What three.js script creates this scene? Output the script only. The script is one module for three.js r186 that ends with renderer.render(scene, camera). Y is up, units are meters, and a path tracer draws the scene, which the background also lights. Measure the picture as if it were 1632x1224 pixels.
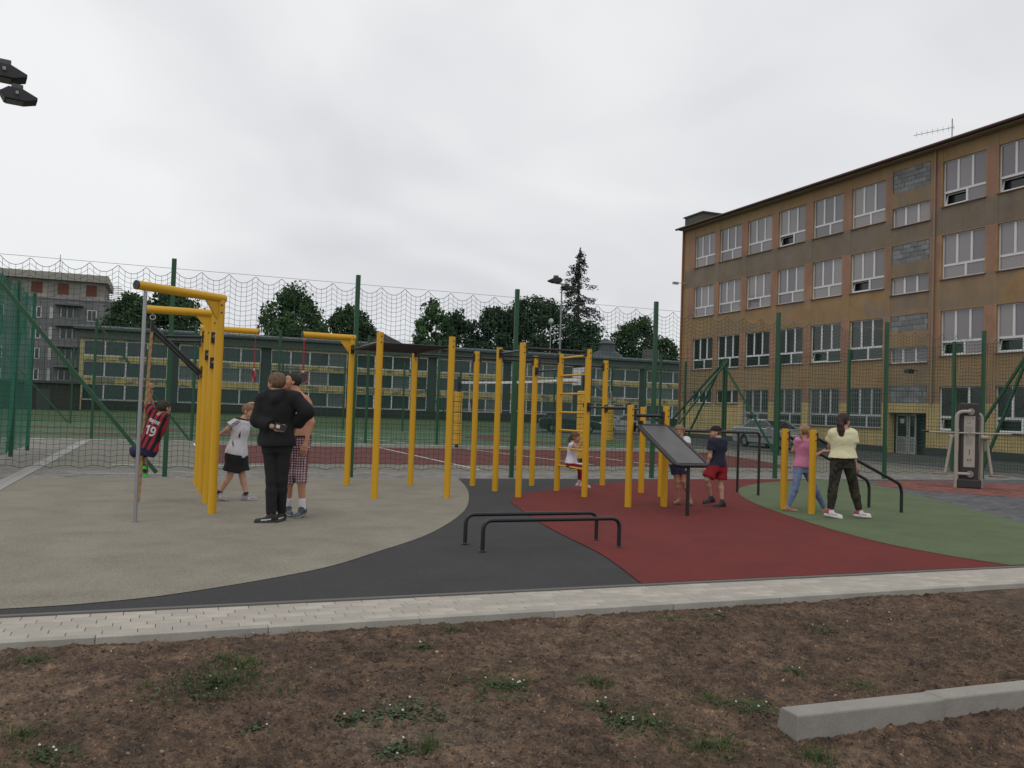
import * as THREE from 'three';
import { mergeGeometries, mergeVertices } from 'three/addons/utils/BufferGeometryUtils.js';
import { RoundedBoxGeometry } from 'three/addons/geometries/RoundedBoxGeometry.js';

// ---------- camera, sky, sun, exposure ----------
// site axes: x runs along the sports fence, -z away from the photographer, y up, metres
const scene = new THREE.Scene();
const camera = new THREE.PerspectiveCamera(47.57, 4 / 3, 0.05, 1500);
camera.position.set(0, 1.43, 0);
camera.rotation.set(0.0304, -0.37747, 0.0335, 'YXZ');

let seed = 12345;
const rnd = () => { seed = (seed * 1664525 + 1013904223) >>> 0; return seed / 4294967296; };
const rr = (a, b) => a + (b - a) * rnd();
function hash3(x, y, z) { let h = Math.imul(x, 374761393) ^ Math.imul(y, 668265263) ^ Math.imul(z, 2147483647 - 58); h = Math.imul(h ^ (h >>> 13), 1274126177); return ((h ^ (h >>> 16)) >>> 0) / 4294967296; }
const sm = (t) => t * t * (3 - 2 * t);
const clamp = (x, a = 0, b = 1) => Math.min(b, Math.max(a, x));
const step = (a, b, x) => sm(clamp((x - a) / (b - a)));
const mix = (a, b, t) => a + (b - a) * t;
function noise3(x, y, z, per = 0) {
  const xi = Math.floor(x), yi = Math.floor(y), zi = Math.floor(z), fx = sm(x - xi), fy = sm(y - yi), fz = sm(z - zi);
  const w = per ? (i) => ((i % per) + per) % per : (i) => i;
  const x0 = w(xi), x1 = w(xi + 1), y0 = w(yi), y1 = w(yi + 1);
  const q = (z_) => mix(mix(hash3(x0, y0, z_), hash3(x1, y0, z_), fx), mix(hash3(x0, y1, z_), hash3(x1, y1, z_), fx), fy);
  return mix(q(zi), q(zi + 1), fz);
}
function fbm(x, y, z, oct = 5, per = 0) { let a = 0.5, s = 0, n = 0; for (let i = 0; i < oct; i++) { s += a * noise3(x, y, z + i * 17, per); n += a; a *= 0.5; x *= 2; y *= 2; per *= 2; z *= per ? 1 : 2; } return s / n; }

{ // overcast sky: layered stratocumulus, computed on the sphere
  const w = 1024, h = 512, d = new Float32Array(w * h * 4);
  for (let j = 0; j < h; j++) {
    const el = (j + 0.5) / h * Math.PI - Math.PI / 2;
    for (let i = 0; i < w; i++) {
      const az = ((i + 0.5) / w - 0.5) * 2 * Math.PI, o = (j * w + i) * 4;
      const y = Math.sin(el), c = Math.cos(el), x = c * Math.cos(az), z = c * Math.sin(az);
      const k = 1 / (Math.max(y, 0) + 0.22);
      const px = x * k, pz = z * k;
      const wx = fbm(px * 1.1 + 3.1, pz * 1.1 + 8.2, 0.3, 3) - 0.5, wz = fbm(px * 1.1 + 13.1, pz * 1.1 - 4.2, 5.3, 3) - 0.5;
      const big = fbm(px * 0.55 + wx * 1.1 + 27.3, pz * 0.55 + wz * 1.1 + 9.7, 1.5, 4);
      const fine = fbm(px * 1.9 + wx * 1.6 + 2, pz * 1.9 + wz * 1.6 + 7, 2.5, 6);
      let t = (big - 0.5) * 2.4 + (fine - 0.5) * 1.25;                      // + thin bright cloud, - thick grey cloud
      let L = 0.755 + 0.24 * clamp(t + 0.02, -0.8, 0.6);
      const hz = Math.exp(-Math.max(y, 0) * 7);                             // far cloud seen edge-on evens out
      L = mix(L, 0.75, 0.5 * hz);
      if (y < 0) L = 0.16;
      const g = clamp(0.5 - t); d[o] = L * (0.985 - 0.012 * g - 0.015 * hz); d[o + 1] = L * (1.0 - 0.02 * g); d[o + 2] = L * (1.01 + 0.035 * g); d[o + 3] = 1;
    }
  }
  const t = new THREE.DataTexture(d, w, h, THREE.RGBAFormat, THREE.FloatType);
  t.mapping = THREE.EquirectangularReflectionMapping; t.magFilter = THREE.LinearFilter; t.minFilter = THREE.LinearFilter; t.needsUpdate = true;
  scene.background = t; scene.environment = t;
}
const sun = new THREE.DirectionalLight(new THREE.Color(1, 0.97, 0.92), 0.6);
sun.position.set(-30, 90, 20); sun.target.position.set(8, 0, -20); sun.castShadow = true; sun.shadow.radius = 45;
sun.shadow.mapSize.set(2048, 2048); Object.assign(sun.shadow.camera, { left: -70, right: 70, top: 70, bottom: -70, near: 1, far: 260 });
scene.add(sun, sun.target);
const renderer = new THREE.WebGLRenderer({ antialias: true });
renderer.setSize(1024, 768); renderer.toneMapping = THREE.LinearToneMapping; renderer.toneMappingExposure = 1.0;
renderer.shadowMap.enabled = true; renderer.shadowMap.type = THREE.PCFSoftShadowMap;

// ---------- helpers ----------
const V = (x, y, z) => new THREE.Vector3(x, y, z);
const used = new Map();
function numbered(n) { const k = used.get(n) || 0; used.set(n, k + 1); return k ? `${n}_${String(k).padStart(3, '0')}` : n; }
const C = (r, g, b) => new THREE.Color().setRGB(r, g, b);
const M = (r, g, b, rough = 0.8, o = {}) => new THREE.MeshStandardMaterial({ color: C(r, g, b), roughness: rough, ...o });
function clean(g) { let q = g.index ? g.toNonIndexed() : g; if (!q.attributes.uv) q.setAttribute('uv', new THREE.BufferAttribute(new Float32Array(q.attributes.position.count * 2), 2)); for (const k of Object.keys(q.attributes)) if (!['position', 'normal', 'uv', 'color'].includes(k)) q.deleteAttribute(k); return q; }
function join(gs) {
  if (!Array.isArray(gs)) return gs; if (gs.length === 1) return gs[0];
  const c = gs.map(clean); const col = c.some((g) => g.attributes.color);
  if (!col) return mergeGeometries(c);
  for (const g of c) if (!g.attributes.color) g.setAttribute('color', new THREE.BufferAttribute(new Float32Array(g.attributes.position.count * 3).fill(1), 3));
  return mergeGeometries(c);
}
function part(name, g, m, parent) { const o = new THREE.Mesh(join(g), m); o.name = name; o.castShadow = o.receiveShadow = true; parent.add(o); return o; }
function tag(o, label, category, group, kind) { Object.assign(o.userData, { label }); if (category) o.userData.category = category; if (group) o.userData.group = group; if (kind) o.userData.kind = kind; return o; }
function thing(name, label, category, group, pos = [0, 0, 0], ry = 0) { const o = new THREE.Group(); o.name = numbered(name); o.position.set(...pos); o.rotation.y = ry; scene.add(o); return tag(o, label, category, group); }
function one(name, g, m, label, category, group, kind) { const o = part(numbered(name), g, m, scene); return tag(o, label, category, group, kind); }
function structure(name, g, m) { const o = part(numbered(name), g, m, scene); o.userData.kind = 'structure'; return o; }
const box = (x0, x1, y0, y1, z0, z1) => new THREE.BoxGeometry(Math.abs(x1 - x0), Math.abs(y1 - y0), Math.abs(z1 - z0)).translate((x0 + x1) / 2, (y0 + y1) / 2, (z0 + z1) / 2);
const rbox = (w, h, d, r = 0.01, s = 2) => new RoundedBoxGeometry(w, h, d, s, r);
const qy = V(0, 1, 0);
function bar(a, b, r, seg = 12, r2 = r, open = false) { const d = b.clone().sub(a), l = d.length(); return new THREE.CylinderGeometry(r2, r, l, seg, 1, open).translate(0, l / 2, 0).applyQuaternion(new THREE.Quaternion().setFromUnitVectors(qy, d.normalize())).translate(a.x, a.y, a.z); }
function beam(a, b, w, h) { const d = b.clone().sub(a), l = d.length(); const m = new THREE.Matrix4().lookAt(a, b, Math.abs(d.y / l) > 0.99 ? V(1, 0, 0) : V(0, 1, 0)); return new THREE.BoxGeometry(w, h, l).applyMatrix4(m).translate((a.x + b.x) / 2, (a.y + b.y) / 2, (a.z + b.z) / 2); }
function pipe(pts, r, bend = 0.08, seg = 12) {
  const cp = new THREE.CurvePath(); let prev = pts[0]; let n = 0;
  for (let i = 1; i < pts.length; i++) {
    if (i < pts.length - 1) {
      const a = pts[i].clone().add(prev.clone().sub(pts[i]).setLength(bend)), b = pts[i].clone().add(pts[i + 1].clone().sub(pts[i]).setLength(bend));
      cp.add(new THREE.LineCurve3(prev.clone(), a)); cp.add(new THREE.QuadraticBezierCurve3(a, pts[i].clone(), b)); prev = b; n += 7;
    } else cp.add(new THREE.LineCurve3(prev.clone(), pts[i].clone()));
  }
  // sample: dense at bends
  const P = []; for (const c of cp.curves) { const k = c.isLineCurve3 ? 1 : 6; for (let i = 0; i < k; i++) P.push(c.getPoint(i / k)); } P.push(pts[pts.length - 1].clone());
  return sweep(P, r, seg);
}
function sweep(P, r, seg = 8, caps = true) { // tube through points with a carried frame; r number or function(i)
  const pos = [], nor = [], idx = []; let nrm = null; const R = typeof r === 'function' ? r : () => r;
  for (let i = 0; i < P.length; i++) {
    const t = P[Math.min(i + 1, P.length - 1)].clone().sub(P[Math.max(i - 1, 0)]).normalize();
    if (!nrm) nrm = (Math.abs(t.y) < 0.9 ? V(0, 1, 0) : V(1, 0, 0));
    nrm = nrm.clone().addScaledVector(t, -nrm.dot(t)).normalize(); const b = t.clone().cross(nrm);
    for (let k = 0; k < seg; k++) { const a = k / seg * 2 * Math.PI, n = nrm.clone().multiplyScalar(Math.cos(a)).addScaledVector(b, Math.sin(a)); nor.push(n.x, n.y, n.z); const q = P[i].clone().addScaledVector(n, R(i)); pos.push(q.x, q.y, q.z); }
  }
  for (let i = 0; i < P.length - 1; i++) for (let k = 0; k < seg; k++) { const a = i * seg + k, b = i * seg + (k + 1) % seg; idx.push(a, b, a + seg, b, b + seg, a + seg); }
  if (caps) { for (const [e, s] of [[0, 1], [P.length - 1, -1]]) { const c = pos.length / 3; const t = e ? P[e].clone().sub(P[e - 1]).normalize() : P[0].clone().sub(P[1]).normalize(); pos.push(P[e].x, P[e].y, P[e].z); nor.push(t.x, t.y, t.z); for (let k = 0; k < seg; k++) { const a = e * seg + k, b = e * seg + (k + 1) % seg; s > 0 ? idx.push(c, b, a) : idx.push(c, a, b); } } }
  const g = new THREE.BufferGeometry(); g.setAttribute('position', new THREE.Float32BufferAttribute(pos, 3)); g.setAttribute('normal', new THREE.Float32BufferAttribute(nor, 3)); g.setIndex(idx);
  g.setAttribute('uv', new THREE.Float32BufferAttribute(new Float32Array(pos.length / 3 * 2), 2)); return g;
}
function tex(w, h, fn, rep = [1, 1], srgb = true) {
  const d = new Uint8Array(w * h * 4);
  for (let j = 0; j < h; j++) for (let i = 0; i < w; i++) { const c = fn(i / w, j / h, i, j), o = (j * w + i) * 4; if (typeof c === 'number') d[o] = d[o + 1] = d[o + 2] = clamp(c) * 255; else { d[o] = clamp(c[0]) * 255; d[o + 1] = clamp(c[1]) * 255; d[o + 2] = clamp(c[2]) * 255; } d[o + 3] = 255; }
  const t = new THREE.DataTexture(d, w, h); t.wrapS = t.wrapT = THREE.RepeatWrapping; t.magFilter = THREE.LinearFilter; t.minFilter = THREE.LinearMipmapLinearFilter; t.generateMipmaps = true; t.repeat.set(...rep);
  if (srgb) t.colorSpace = THREE.SRGBColorSpace; t.needsUpdate = true; return t;
}
function again(t, rx, ry) { const c = t.clone(); c.repeat.set(rx, ry); c.needsUpdate = true; return c; }
function flat(pts, y, curve = false) { const s = new THREE.Shape(); s.moveTo(...pts[0]); if (curve) s.splineThru(pts.slice(1).map((p) => new THREE.Vector2(...p))); else pts.slice(1).forEach((p) => s.lineTo(...p)); return new THREE.ShapeGeometry(s, 24).rotateX(-Math.PI / 2).translate(0, y, 0); }
function spline(pts, n = 8) { const c = new THREE.SplineCurve(pts.map((p) => new THREE.Vector2(...p))); return c.getPoints(pts.length * n).map((p) => [p.x, p.y]); }
// ---------- ground and surfacing ----------
const granule = tex(1024, 1024, (u, v, i, j) => { const g = hash3(i, j, 1), g2 = hash3(i >> 1, j >> 1, 5); return 0.74 + 0.2 * (g2 - 0.5) + 0.2 * (g - 0.5) + 0.14 * (fbm(u * 8, v * 8, 0, 4, 8) - 0.5); }, [1 / 3.1, 1 / 3.1]);
const granuleB = tex(512, 512, (u, v, i, j) => 0.5 + 0.5 * (hash3(i >> 1, j >> 1, 5) - 0.5) + 0.4 * (hash3(i, j, 9) - 0.5), [1 / 1.5, 1 / 1.5], false);
const rubber = (r, g, b) => M(r, g, b, 0.95, { map: granule, bumpMap: granuleB, bumpScale: 0.0025 });
const rubberBeige = rubber(0.435, 0.395, 0.305), rubberDark = rubber(0.066, 0.066, 0.068), rubberRed = rubber(0.25, 0.017, 0.011), rubberGreen = rubber(0.175, 0.24, 0.11);
const concreteT = tex(512, 512, (u, v, i, j) => 0.85 + 0.2 * (fbm(u * 6, v * 6, 0, 5, 6) - 0.5) + 0.13 * (hash3(i, j, 2) - 0.5), [1 / 1.3, 1 / 1.3]);
const concreteB = tex(512, 512, (u, v, i, j) => 0.5 + 0.4 * (fbm(u * 32, v * 32, 0, 4, 32) - 0.5) + 0.3 * (hash3(i, j, 7) - 0.5), [1, 1], false);
const concrete = (r, g, b, o = {}) => M(r, g, b, 0.92, { map: concreteT, bumpMap: concreteB, bumpScale: 0.002, ...o });
const grassT = tex(512, 512, (u, v, i, j) => { const a = fbm(u * 8, v * 8, 0, 5, 8), b = hash3(i, j, 3); return [0.2 + 0.12 * a + 0.08 * b, 0.3 + 0.14 * a + 0.1 * b, 0.12 + 0.06 * a]; }, [1 / 4, 1 / 4]);
const asphaltT = tex(512, 512, (u, v, i, j) => 0.62 + 0.4 * (fbm(u * 6, v * 6, 4, 5, 6) - 0.5) + 0.18 * (hash3(i, j, 4) - 0.5), [1 / 5, 1 / 5]);

structure('ground', flat([[-400, 5.8], [400, 5.8], [400, 700], [-400, 700]], -0.05), M(0.5, 0.5, 0.5, 1, { map: grassT }));
structure('rubber_surface', flat([[-2.2, 6.46], [22, 6.46], [22, 17.0], [-2.2, 17.0]], 0), rubberDark).userData.label = 'dark grey rubber safety surface';
{
  const edge = spline([[-2.2, 6.62], [-0.96, 6.64], [-0.4, 6.7], [0.22, 6.93], [1.25, 7.62], [1.98, 8.44], [2.9, 9.65], [3.94, 11.6], [4.72, 13.67], [5.22, 15.34], [5.62, 16.998]]);
  structure('rubber_surface', flat([...edge, [-2.2, 16.998]], 0.004), rubberBeige).userData.label = 'beige rubber safety surface';
  const e2 = spline([[3.8, 6.462], [4.16, 7.87], [4.34, 9.14], [4.57, 10.5], [4.95, 12.2], [5.2, 13.0], [5.67, 13.73], [6.7, 14.72], [8.42, 15.95], [10.4, 16.75], [11.6, 16.997]]);
  structure('rubber_surface', flat([...e2, [15, 16.997], [15, 6.462]], 0.008), rubberRed).userData.label = 'brick red rubber safety surface';
  const e3 = spline([[8.15, 6.463], [7.98, 7.18], [7.99, 8.18], [8.37, 9.71], [9.15, 11.86], [9.95, 13.45], [10.85, 14.7], [12.0, 15.7], [13.3, 16.4], [15.0, 16.9]]);
  const e4 = spline([[15.73, 16.6], [14.95, 15.1], [14.32, 13.85], [13.46, 12.13], [12.77, 10.74], [11.94, 9.26], [11.1, 7.9], [10.4, 6.463]]);
  structure('rubber_surface', flat([...e3, ...e4], 0.012), rubberGreen).userData.label = 'sage green rubber safety surface';
  const paveT = tex(1024, 1024, (u, v, i, j) => { // 20 x 10 cm pavers seen from far off, thin joints
    const x = u * 10, y = v * 20, r = Math.floor(y), xx = x + (r % 2) * 0.5, fx = xx - Math.floor(xx), fy = y - r; const t = hash3(Math.floor(xx) % 10, r, 3);
    return (fx < 0.035 || fy < 0.07 ? 0.45 : 0.66 + 0.22 * (t - 0.5)) + 0.12 * (hash3(i, j, 8) - 0.5) + 0.1 * (fbm(u * 5, v * 5, 1, 4, 5) - 0.5); }, [0.5, 0.5]);
  globalThis.paveTex = paveT;
  structure('pavement', flat([...e4.slice().reverse(), [22, 16.98], [22, 6.48]], 0.0085), M(0.235, 0.235, 0.25, 0.95, { map: again(paveT, 0.5, 0.5) })).userData.label = 'blue grey block paving beside the green rubber';
  const e5 = spline([[15.2, 15.55], [16.1, 16.35], [17.4, 16.6], [19, 16.2], [20.4, 15.0], [20.4, 13.2], [19, 12.2], [17.2, 12.3], [15.9, 13.0], [15.1, 14.2], [15.2, 15.55]]);
  structure('pavement', flat(e5, 0.0125), M(0.46, 0.16, 0.12, 0.95, { map: again(paveT, 0.5, 0.5) })).userData.label = 'red block paving patch under the exercise machine';
}
// concrete edging, the strip of pavers and its kerb
structure('edging', box(-30, 30, -0.1, 0.006, -6.458, -6.405), concrete(0.2, 0.19, 0.17));
structure('bedding', box(-30, 30, -0.12, -0.026, -6.404, -5.835), M(0.09, 0.08, 0.07, 1));
{
  const strip = new THREE.Group(); strip.name = numbered('pavement'); strip.userData = { kind: 'structure', label: 'light grey paver strip along the dirt' }; scene.add(strip);
  const mats = [0, 1, 2, 3].map((k) => concrete(0.57 + 0.011 * k, 0.52 + 0.01 * k, 0.445 + 0.009 * k));
  const gs = [0, 1, 2].map((k) => { const g = rbox(0.1966, 0.06, 0.0933, 0.003, 1); const uv = g.attributes.uv, p = g.attributes.position; for (let i = 0; i < uv.count; i++) uv.setXY(i, p.getX(i) + k * 0.37, p.getZ(i) + k * 0.21); return g; });
  const far = [];
  for (let r = 0; r < 6; r++) for (let i = -150; i < 150; i++) {
    const x = i * 0.2 + (r % 2) * 0.1 + 0.05 * (r === 2 || r === 3 ? 1 : 0), z = -(5.884 + r * 0.0945), y = -0.034 + rr(-0.001, 0.001);
    if (x > -1.05 && x < 8.4) { const b = part('paver', gs[(rnd() * 3) | 0], mats[(rnd() * 4) | 0], strip); b.position.set(x, y, z); b.rotation.set(rr(-0.008, 0.008), rr(-0.006, 0.006), rr(-0.004, 0.004)); }
    else far.push(gs[0].clone().translate(x, y, z));
  }
  part('pavers_beyond', far, mats[1], strip).userData.kind = 'stuff';
  const kg = rbox(0.997, 0.26, 0.078, 0.005, 2); { const uv = kg.attributes.uv, p = kg.attributes.position; for (let i = 0; i < uv.count; i++) uv.setXY(i, p.getX(i), p.getY(i) + p.getZ(i)); }
  const km = [0, 1, 2].map((k) => concrete(0.5 + 0.02 * k, 0.47 + 0.018 * k, 0.415 + 0.016 * k));
  const kfar = [];
  for (let i = -30; i < 30; i++) { const x = i + 0.17; if (x > -2 && x < 10) { const b = part('kerb_stone', kg, km[(rnd() * 3) | 0], strip); b.position.set(x, -0.132 + rr(-0.002, 0.002), -5.793 + rr(-0.002, 0.002)); b.rotation.y = rr(-0.002, 0.002); } else kfar.push(kg.clone().translate(x, -0.132, -5.793)); }
  part('kerb_stones_beyond', kfar, km[1], strip).userData.kind = 'stuff';
}
// the dirt: a height field, fine where the camera looks
function dirtY(x, v) {
  const s = clamp((5.75 - v) / 5.75, 0, 3); let y = -0.048 - 0.2 * step(0, 0.55, s) - 0.05 * Math.max(0, s - 0.3);
  y += 0.06 * (fbm(x * 0.9 + 5, v * 0.9, 0.2, 3) - 0.5) * step(0, 0.08, s) + 0.035 * (fbm(x * 4 + 2, v * 4, 1.2, 4) - 0.5);
  // the dug-out bed in front of the road kerb
  y -= 0.05 * step(3.45, 3.3, v) * step(2.6, 3.6, x);
  return y;
}
{
  const mk = (x0, x1, v0, v1, c, fine) => {
    const nx = Math.round((x1 - x0) / c), nv = Math.round((v1 - v0) / c), pos = [], uv = [], idx = [];
    for (let j = 0; j <= nv; j++) for (let i = 0; i <= nx; i++) {
      const x = x0 + (x1 - x0) * i / nx, v = v0 + (v1 - v0) * j / nv; let y = dirtY(x, v);
      if (fine) { const f = fbm(x * 22, v * 22, 3, 3), crumb = fbm(x * 60, v * 60, 6, 2); y += 0.03 * (f - 0.5) + 0.045 * Math.max(0, crumb - 0.52) * (0.4 + f); }
      pos.push(x, y, -v); uv.push(x + 1.8, v);
    }
    for (let j = 0; j < nv; j++) for (let i = 0; i < nx; i++) { const a = j * (nx + 1) + i; idx.push(a, a + 1, a + nx + 1, a + 1, a + nx + 2, a + nx + 1); }
    const g = new THREE.BufferGeometry(); g.setAttribute('position', new THREE.Float32BufferAttribute(pos, 3)); g.setAttribute('uv', new THREE.Float32BufferAttribute(uv, 2)); g.setIndex(idx); g.computeVertexNormals(); return g;
  };
  const dirtT = tex(2048, 2048, (u, v, i, j) => {
    const x = u * 8.4, y = v * 8.4; const big = fbm(x * 0.8, y * 0.8, 3, 4), mid = fbm(x * 7, y * 7, 7, 5), fi = hash3(i, j, 1), f2 = hash3(i >> 1, j >> 1, 2), sand = 0.6 * step(0.52, 0.9, big + 0.5 * (mid - 0.5)) + 0.9 * step(0.55, 0.2, Math.hypot((x - 3.05) * 0.9, y - 4.15) + 0.6 * (mid - 0.5));
    const t = 0.7 + 0.42 * (mid - 0.5) + 0.5 * (fbm(x * 26, y * 26, 4, 3) - 0.5) + 0.26 * (f2 - 0.5) + 0.24 * (fi - 0.5) + 0.1 * (big - 0.5);
    const grit = f2 > 0.986 ? 0.12 : f2 < 0.03 ? -0.13 : 0;
    return [(0.46 + 0.08 * sand) * t + grit, (0.365 + 0.085 * sand) * t + grit, (0.287 + 0.08 * sand) * t + grit]; }, [1 / 8.4, 1 / 8.4]);
  const dirtB = tex(1024, 1024, (u, v, i, j) => 0.5 + 0.7 * (fbm(u * 40, v * 40, 2, 5, 40) - 0.5) + 0.3 * (hash3(i, j, 3) - 0.5), [1 / 1.7, 1 / 1.7], false);
  const m = M(1, 1, 1, 1, { map: dirtT, bumpMap: dirtB, bumpScale: 0.012 });
  structure('dirt_ground', [mk(-1.6, 6.4, 1.9, 5.76, 0.016, true), mk(-60, -1.6, 1.9, 5.76, 0.32), mk(6.4, 60, 1.9, 5.76, 0.32), mk(-60, 60, -60, 1.9, 1.9)], m).userData.label = 'bare brown earth';
}
// the court behind the fence
{
  structure('pavement', flat([[-2.35, 17.0], [40, 17.0], [40, 18.65], [-2.35, 18.65]], 0.002), M(0.52, 0.5, 0.46, 0.95, { map: again(paveTex, 0.5, 0.5) })).userData.label = 'light paver strip under the net fence';
  structure('pavement', flat([[-14, 5.9], [-2.45, 5.9], [-2.45, 31.6], [-14, 31.6]], 0.001), M(0.5, 0.46, 0.4, 0.95, { map: again(paveTex, 0.5, 0.5) })).userData.label = 'light paver area on the left';
  structure('edging', box(-2.45, -2.2, -0.05, 0.012, -31.6, -6.6), concrete(0.42, 0.41, 0.39));
  const bg = rubber(0.33, 0.315, 0.25), gr = rubber(0.1, 0.2, 0.085), rd = rubber(0.2, 0.034, 0.026);
  structure('court_surface', flat([[-2.2, 18.65], [22.7, 18.65], [22.7, 31.2], [-2.2, 31.2]], 0.001), bg).userData.label = 'beige court surface';
  structure('court_surface', flat([...spline([[0.92, 21.1], [10, 21.15], [15, 21.05], [17.3, 21.0], [18.9, 24.6], [20.3, 29.3]]), [20.3, 29.7], [0.92, 29.7]], 0.005), rd).userData.label = 'red court surface';
  structure('kerb', box(-14, 22.7, -0.05, 0.03, -32.0, -31.2), concrete(0.42, 0.41, 0.38));
  structure('pitch', flat([[-30, 32.0], [22.7, 32.0], [22.7, 53.5], [-30, 53.5]], 0.001), gr).userData.label = 'green sports pitch';
  const wl = M(0.72, 0.72, 0.7, 0.9);
  const stripe = (a, b, w, y, m, n) => { const dx = b[0] - a[0], dy = b[1] - a[1], l = Math.hypot(dx, dy), nx = -dy / l * w / 2, ny = dx / l * w / 2; return structure(n, flat([[a[0] + nx, a[1] + ny], [b[0] + nx, b[1] + ny], [b[0] - nx, b[1] - ny], [a[0] - nx, a[1] - ny]], y), m); };
  for (const [a, b] of [[[6.87, 29.7], [6.95, 19.4]], [[10.05, 29.6], [11.05, 21.6]], [[13.0, 27.4], [13.1, 21.4]], [[0.92, 30.4], [0.92, 21.1]], [[-1.0, 20.2], [2.2, 20.2]], [[0, 17.9], [-1.3, 17.9]]]) stripe(a, b, 0.06, 0.009, wl, 'court_line');
  const ring = (cx, cy, r0, r1, a0, a1) => { const P = []; for (let i = 0; i <= 40; i++) { const a = mix(a0, a1, i / 40); P.push([cx + r1 * Math.cos(a), cy + r1 * Math.sin(a)]); } for (let i = 40; i >= 0; i--) { const a = mix(a0, a1, i / 40); P.push([cx + r0 * Math.cos(a), cy + r0 * Math.sin(a)]); } return P; };
  structure('court_line', flat([[-14, 35.6], [-1, 35.6], [3.3, 37.9], [4.4, 39.6], [3, 41.6], [-1, 44], [-14, 44], [-14, 42.4], [-1.5, 42.4], [1.7, 40.8], [2.8, 39.4], [1.6, 38.2], [-1.6, 36.9], [-14, 36.9]], 0.005), rd);
  structure('court_line', flat(ring(20, 40, 4.6, 6.2, 1.9, 4.4), 0.005), rd);
  for (const [a, b] of [[[6.5, 42], [8.9, 33.5]], [[9.5, 38.5], [6.8, 38.5]], [[0.2, 36.5], [1.0, 37.6]]]) stripe(a, b, 0.08, 0.009, wl, 'court_line');
  structure('grass_verge', flat([[-60, 53.5], [22, 53.5], [28, 60], [80, 62], [80, 104], [-60, 104]], -0.02), M(0.42, 0.45, 0.4, 1, { map: again(grassT, 0.3, 0.3) }));
  structure('car_park', flat([[22.8, 17.1], [33, 17.1], [33, 52], [70, 56], [70, 66], [21, 62], [22.8, 48]], -0.012), M(0.155, 0.155, 0.155, 0.95, { map: asphaltT }));
  structure('kerb', box(22.85, 23.05, -0.05, 0.07, -50, -17.1), concrete(0.34, 0.33, 0.3));
}
// ---------- net fences ----------
const greenPaint = M(0.012, 0.075, 0.03, 0.45), cordDark = M(0.012, 0.062, 0.04, 0.8), cordTeal = M(0.01, 0.16, 0.1, 0.7), cable = M(0.2, 0.2, 0.21, 0.5);
function tri(a, b, r, pos) { // thin three-sided cord
  const d = b.clone().sub(a).normalize(), n = (Math.abs(d.y) < 0.9 ? V(0, 1, 0) : V(1, 0, 0)).cross(d).normalize(), m = d.clone().cross(n);
  const o = [0, 1, 2].map((k) => n.clone().multiplyScalar(Math.cos(k * 2.0944) * r).addScaledVector(m, Math.sin(k * 2.0944) * r));
  for (let k = 0; k < 3; k++) { const p = o[k], q = o[(k + 1) % 3]; for (const [e, f] of [[a, p], [a, q], [b, p], [a, q], [b, q], [b, p]]) pos.push(e.x + f.x, e.y + f.y, e.z + f.z); }
}
function tris(pos) { const g = new THREE.BufferGeometry(); g.setAttribute('position', new THREE.Float32BufferAttribute(pos, 3)); g.computeVertexNormals(); g.setAttribute('uv', new THREE.Float32BufferAttribute(new Float32Array(pos.length / 3 * 2), 2)); return g; }
function netting(a, b, y0, y1, cell, r, hang, sag, wob = 0) { // hung from loops every `hang` metres, hence the scallops
  const L = Math.hypot(b[0] - a[0], b[1] - a[1]), nx = Math.max(1, Math.round(L / cell)), ny = Math.round((y1 - y0) / cell), pos = [];
  const dir = [(b[0] - a[0]) / L, (b[1] - a[1]) / L], nor = [-dir[1], dir[0]];
  const at = (i, j) => {
    const s = i / nx * L, f = j / ny; const q = (s % hang) / hang, sc = sag * 4 * q * (1 - q);
    const y = mix(y0, y1, f) - sc * Math.pow(f, 4) + (hang ? 0.35 * sc * Math.pow(1 - f, 5) : 0);
    const w = wob * (noise3(s * 1.3, y * 0.9, a[0]) - 0.5), w2 = wob * 0.35 * (noise3(s * 1.9 + 9, y * 1.6, a[1]) - 0.5);
    return V(a[0] + dir[0] * (s + w2) + nor[0] * w, y + 0.25 * w2, -(a[1] + dir[1] * (s + w2) + nor[1] * w));
  };
  const P = []; for (let i = 0; i <= nx; i++) { P.push([]); for (let j = 0; j <= ny; j++) P[i].push(at(i, j)); }
  const st = sag ? 1 : 6;
  for (let j = 0; j <= ny; j++) { const q = sag && (j > ny - 7 || j < 2) ? 3 : 1, rad = j === ny || j === 0 ? r * 1.5 : r; for (let i = 0; i < nx; i += st) { if (q === 1) { tri(P[i][j], P[Math.min(i + st, nx)][j], rad, pos); continue; } for (let k = 0; k < q; k++) tri(at(i + k / q, j), at(i + (k + 1) / q, j), rad, pos); } }
  const sv = sag ? 2 : ny; for (let i = 0; i <= nx; i++) for (let j = 0; j < ny; j += sv) tri(P[i][j], P[i][Math.min(j + sv, ny)], r, pos);
  return tris(pos);
}
const postG = rbox(0.085, 4.06, 0.085, 0.008, 1).translate(0, 2.0, 0), capG = box(-0.046, 0.046, 4.03, 4.045, -0.046, 0.046), plateG = box(-0.09, 0.09, 0.003, 0.013, -0.09, 0.09);
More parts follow.
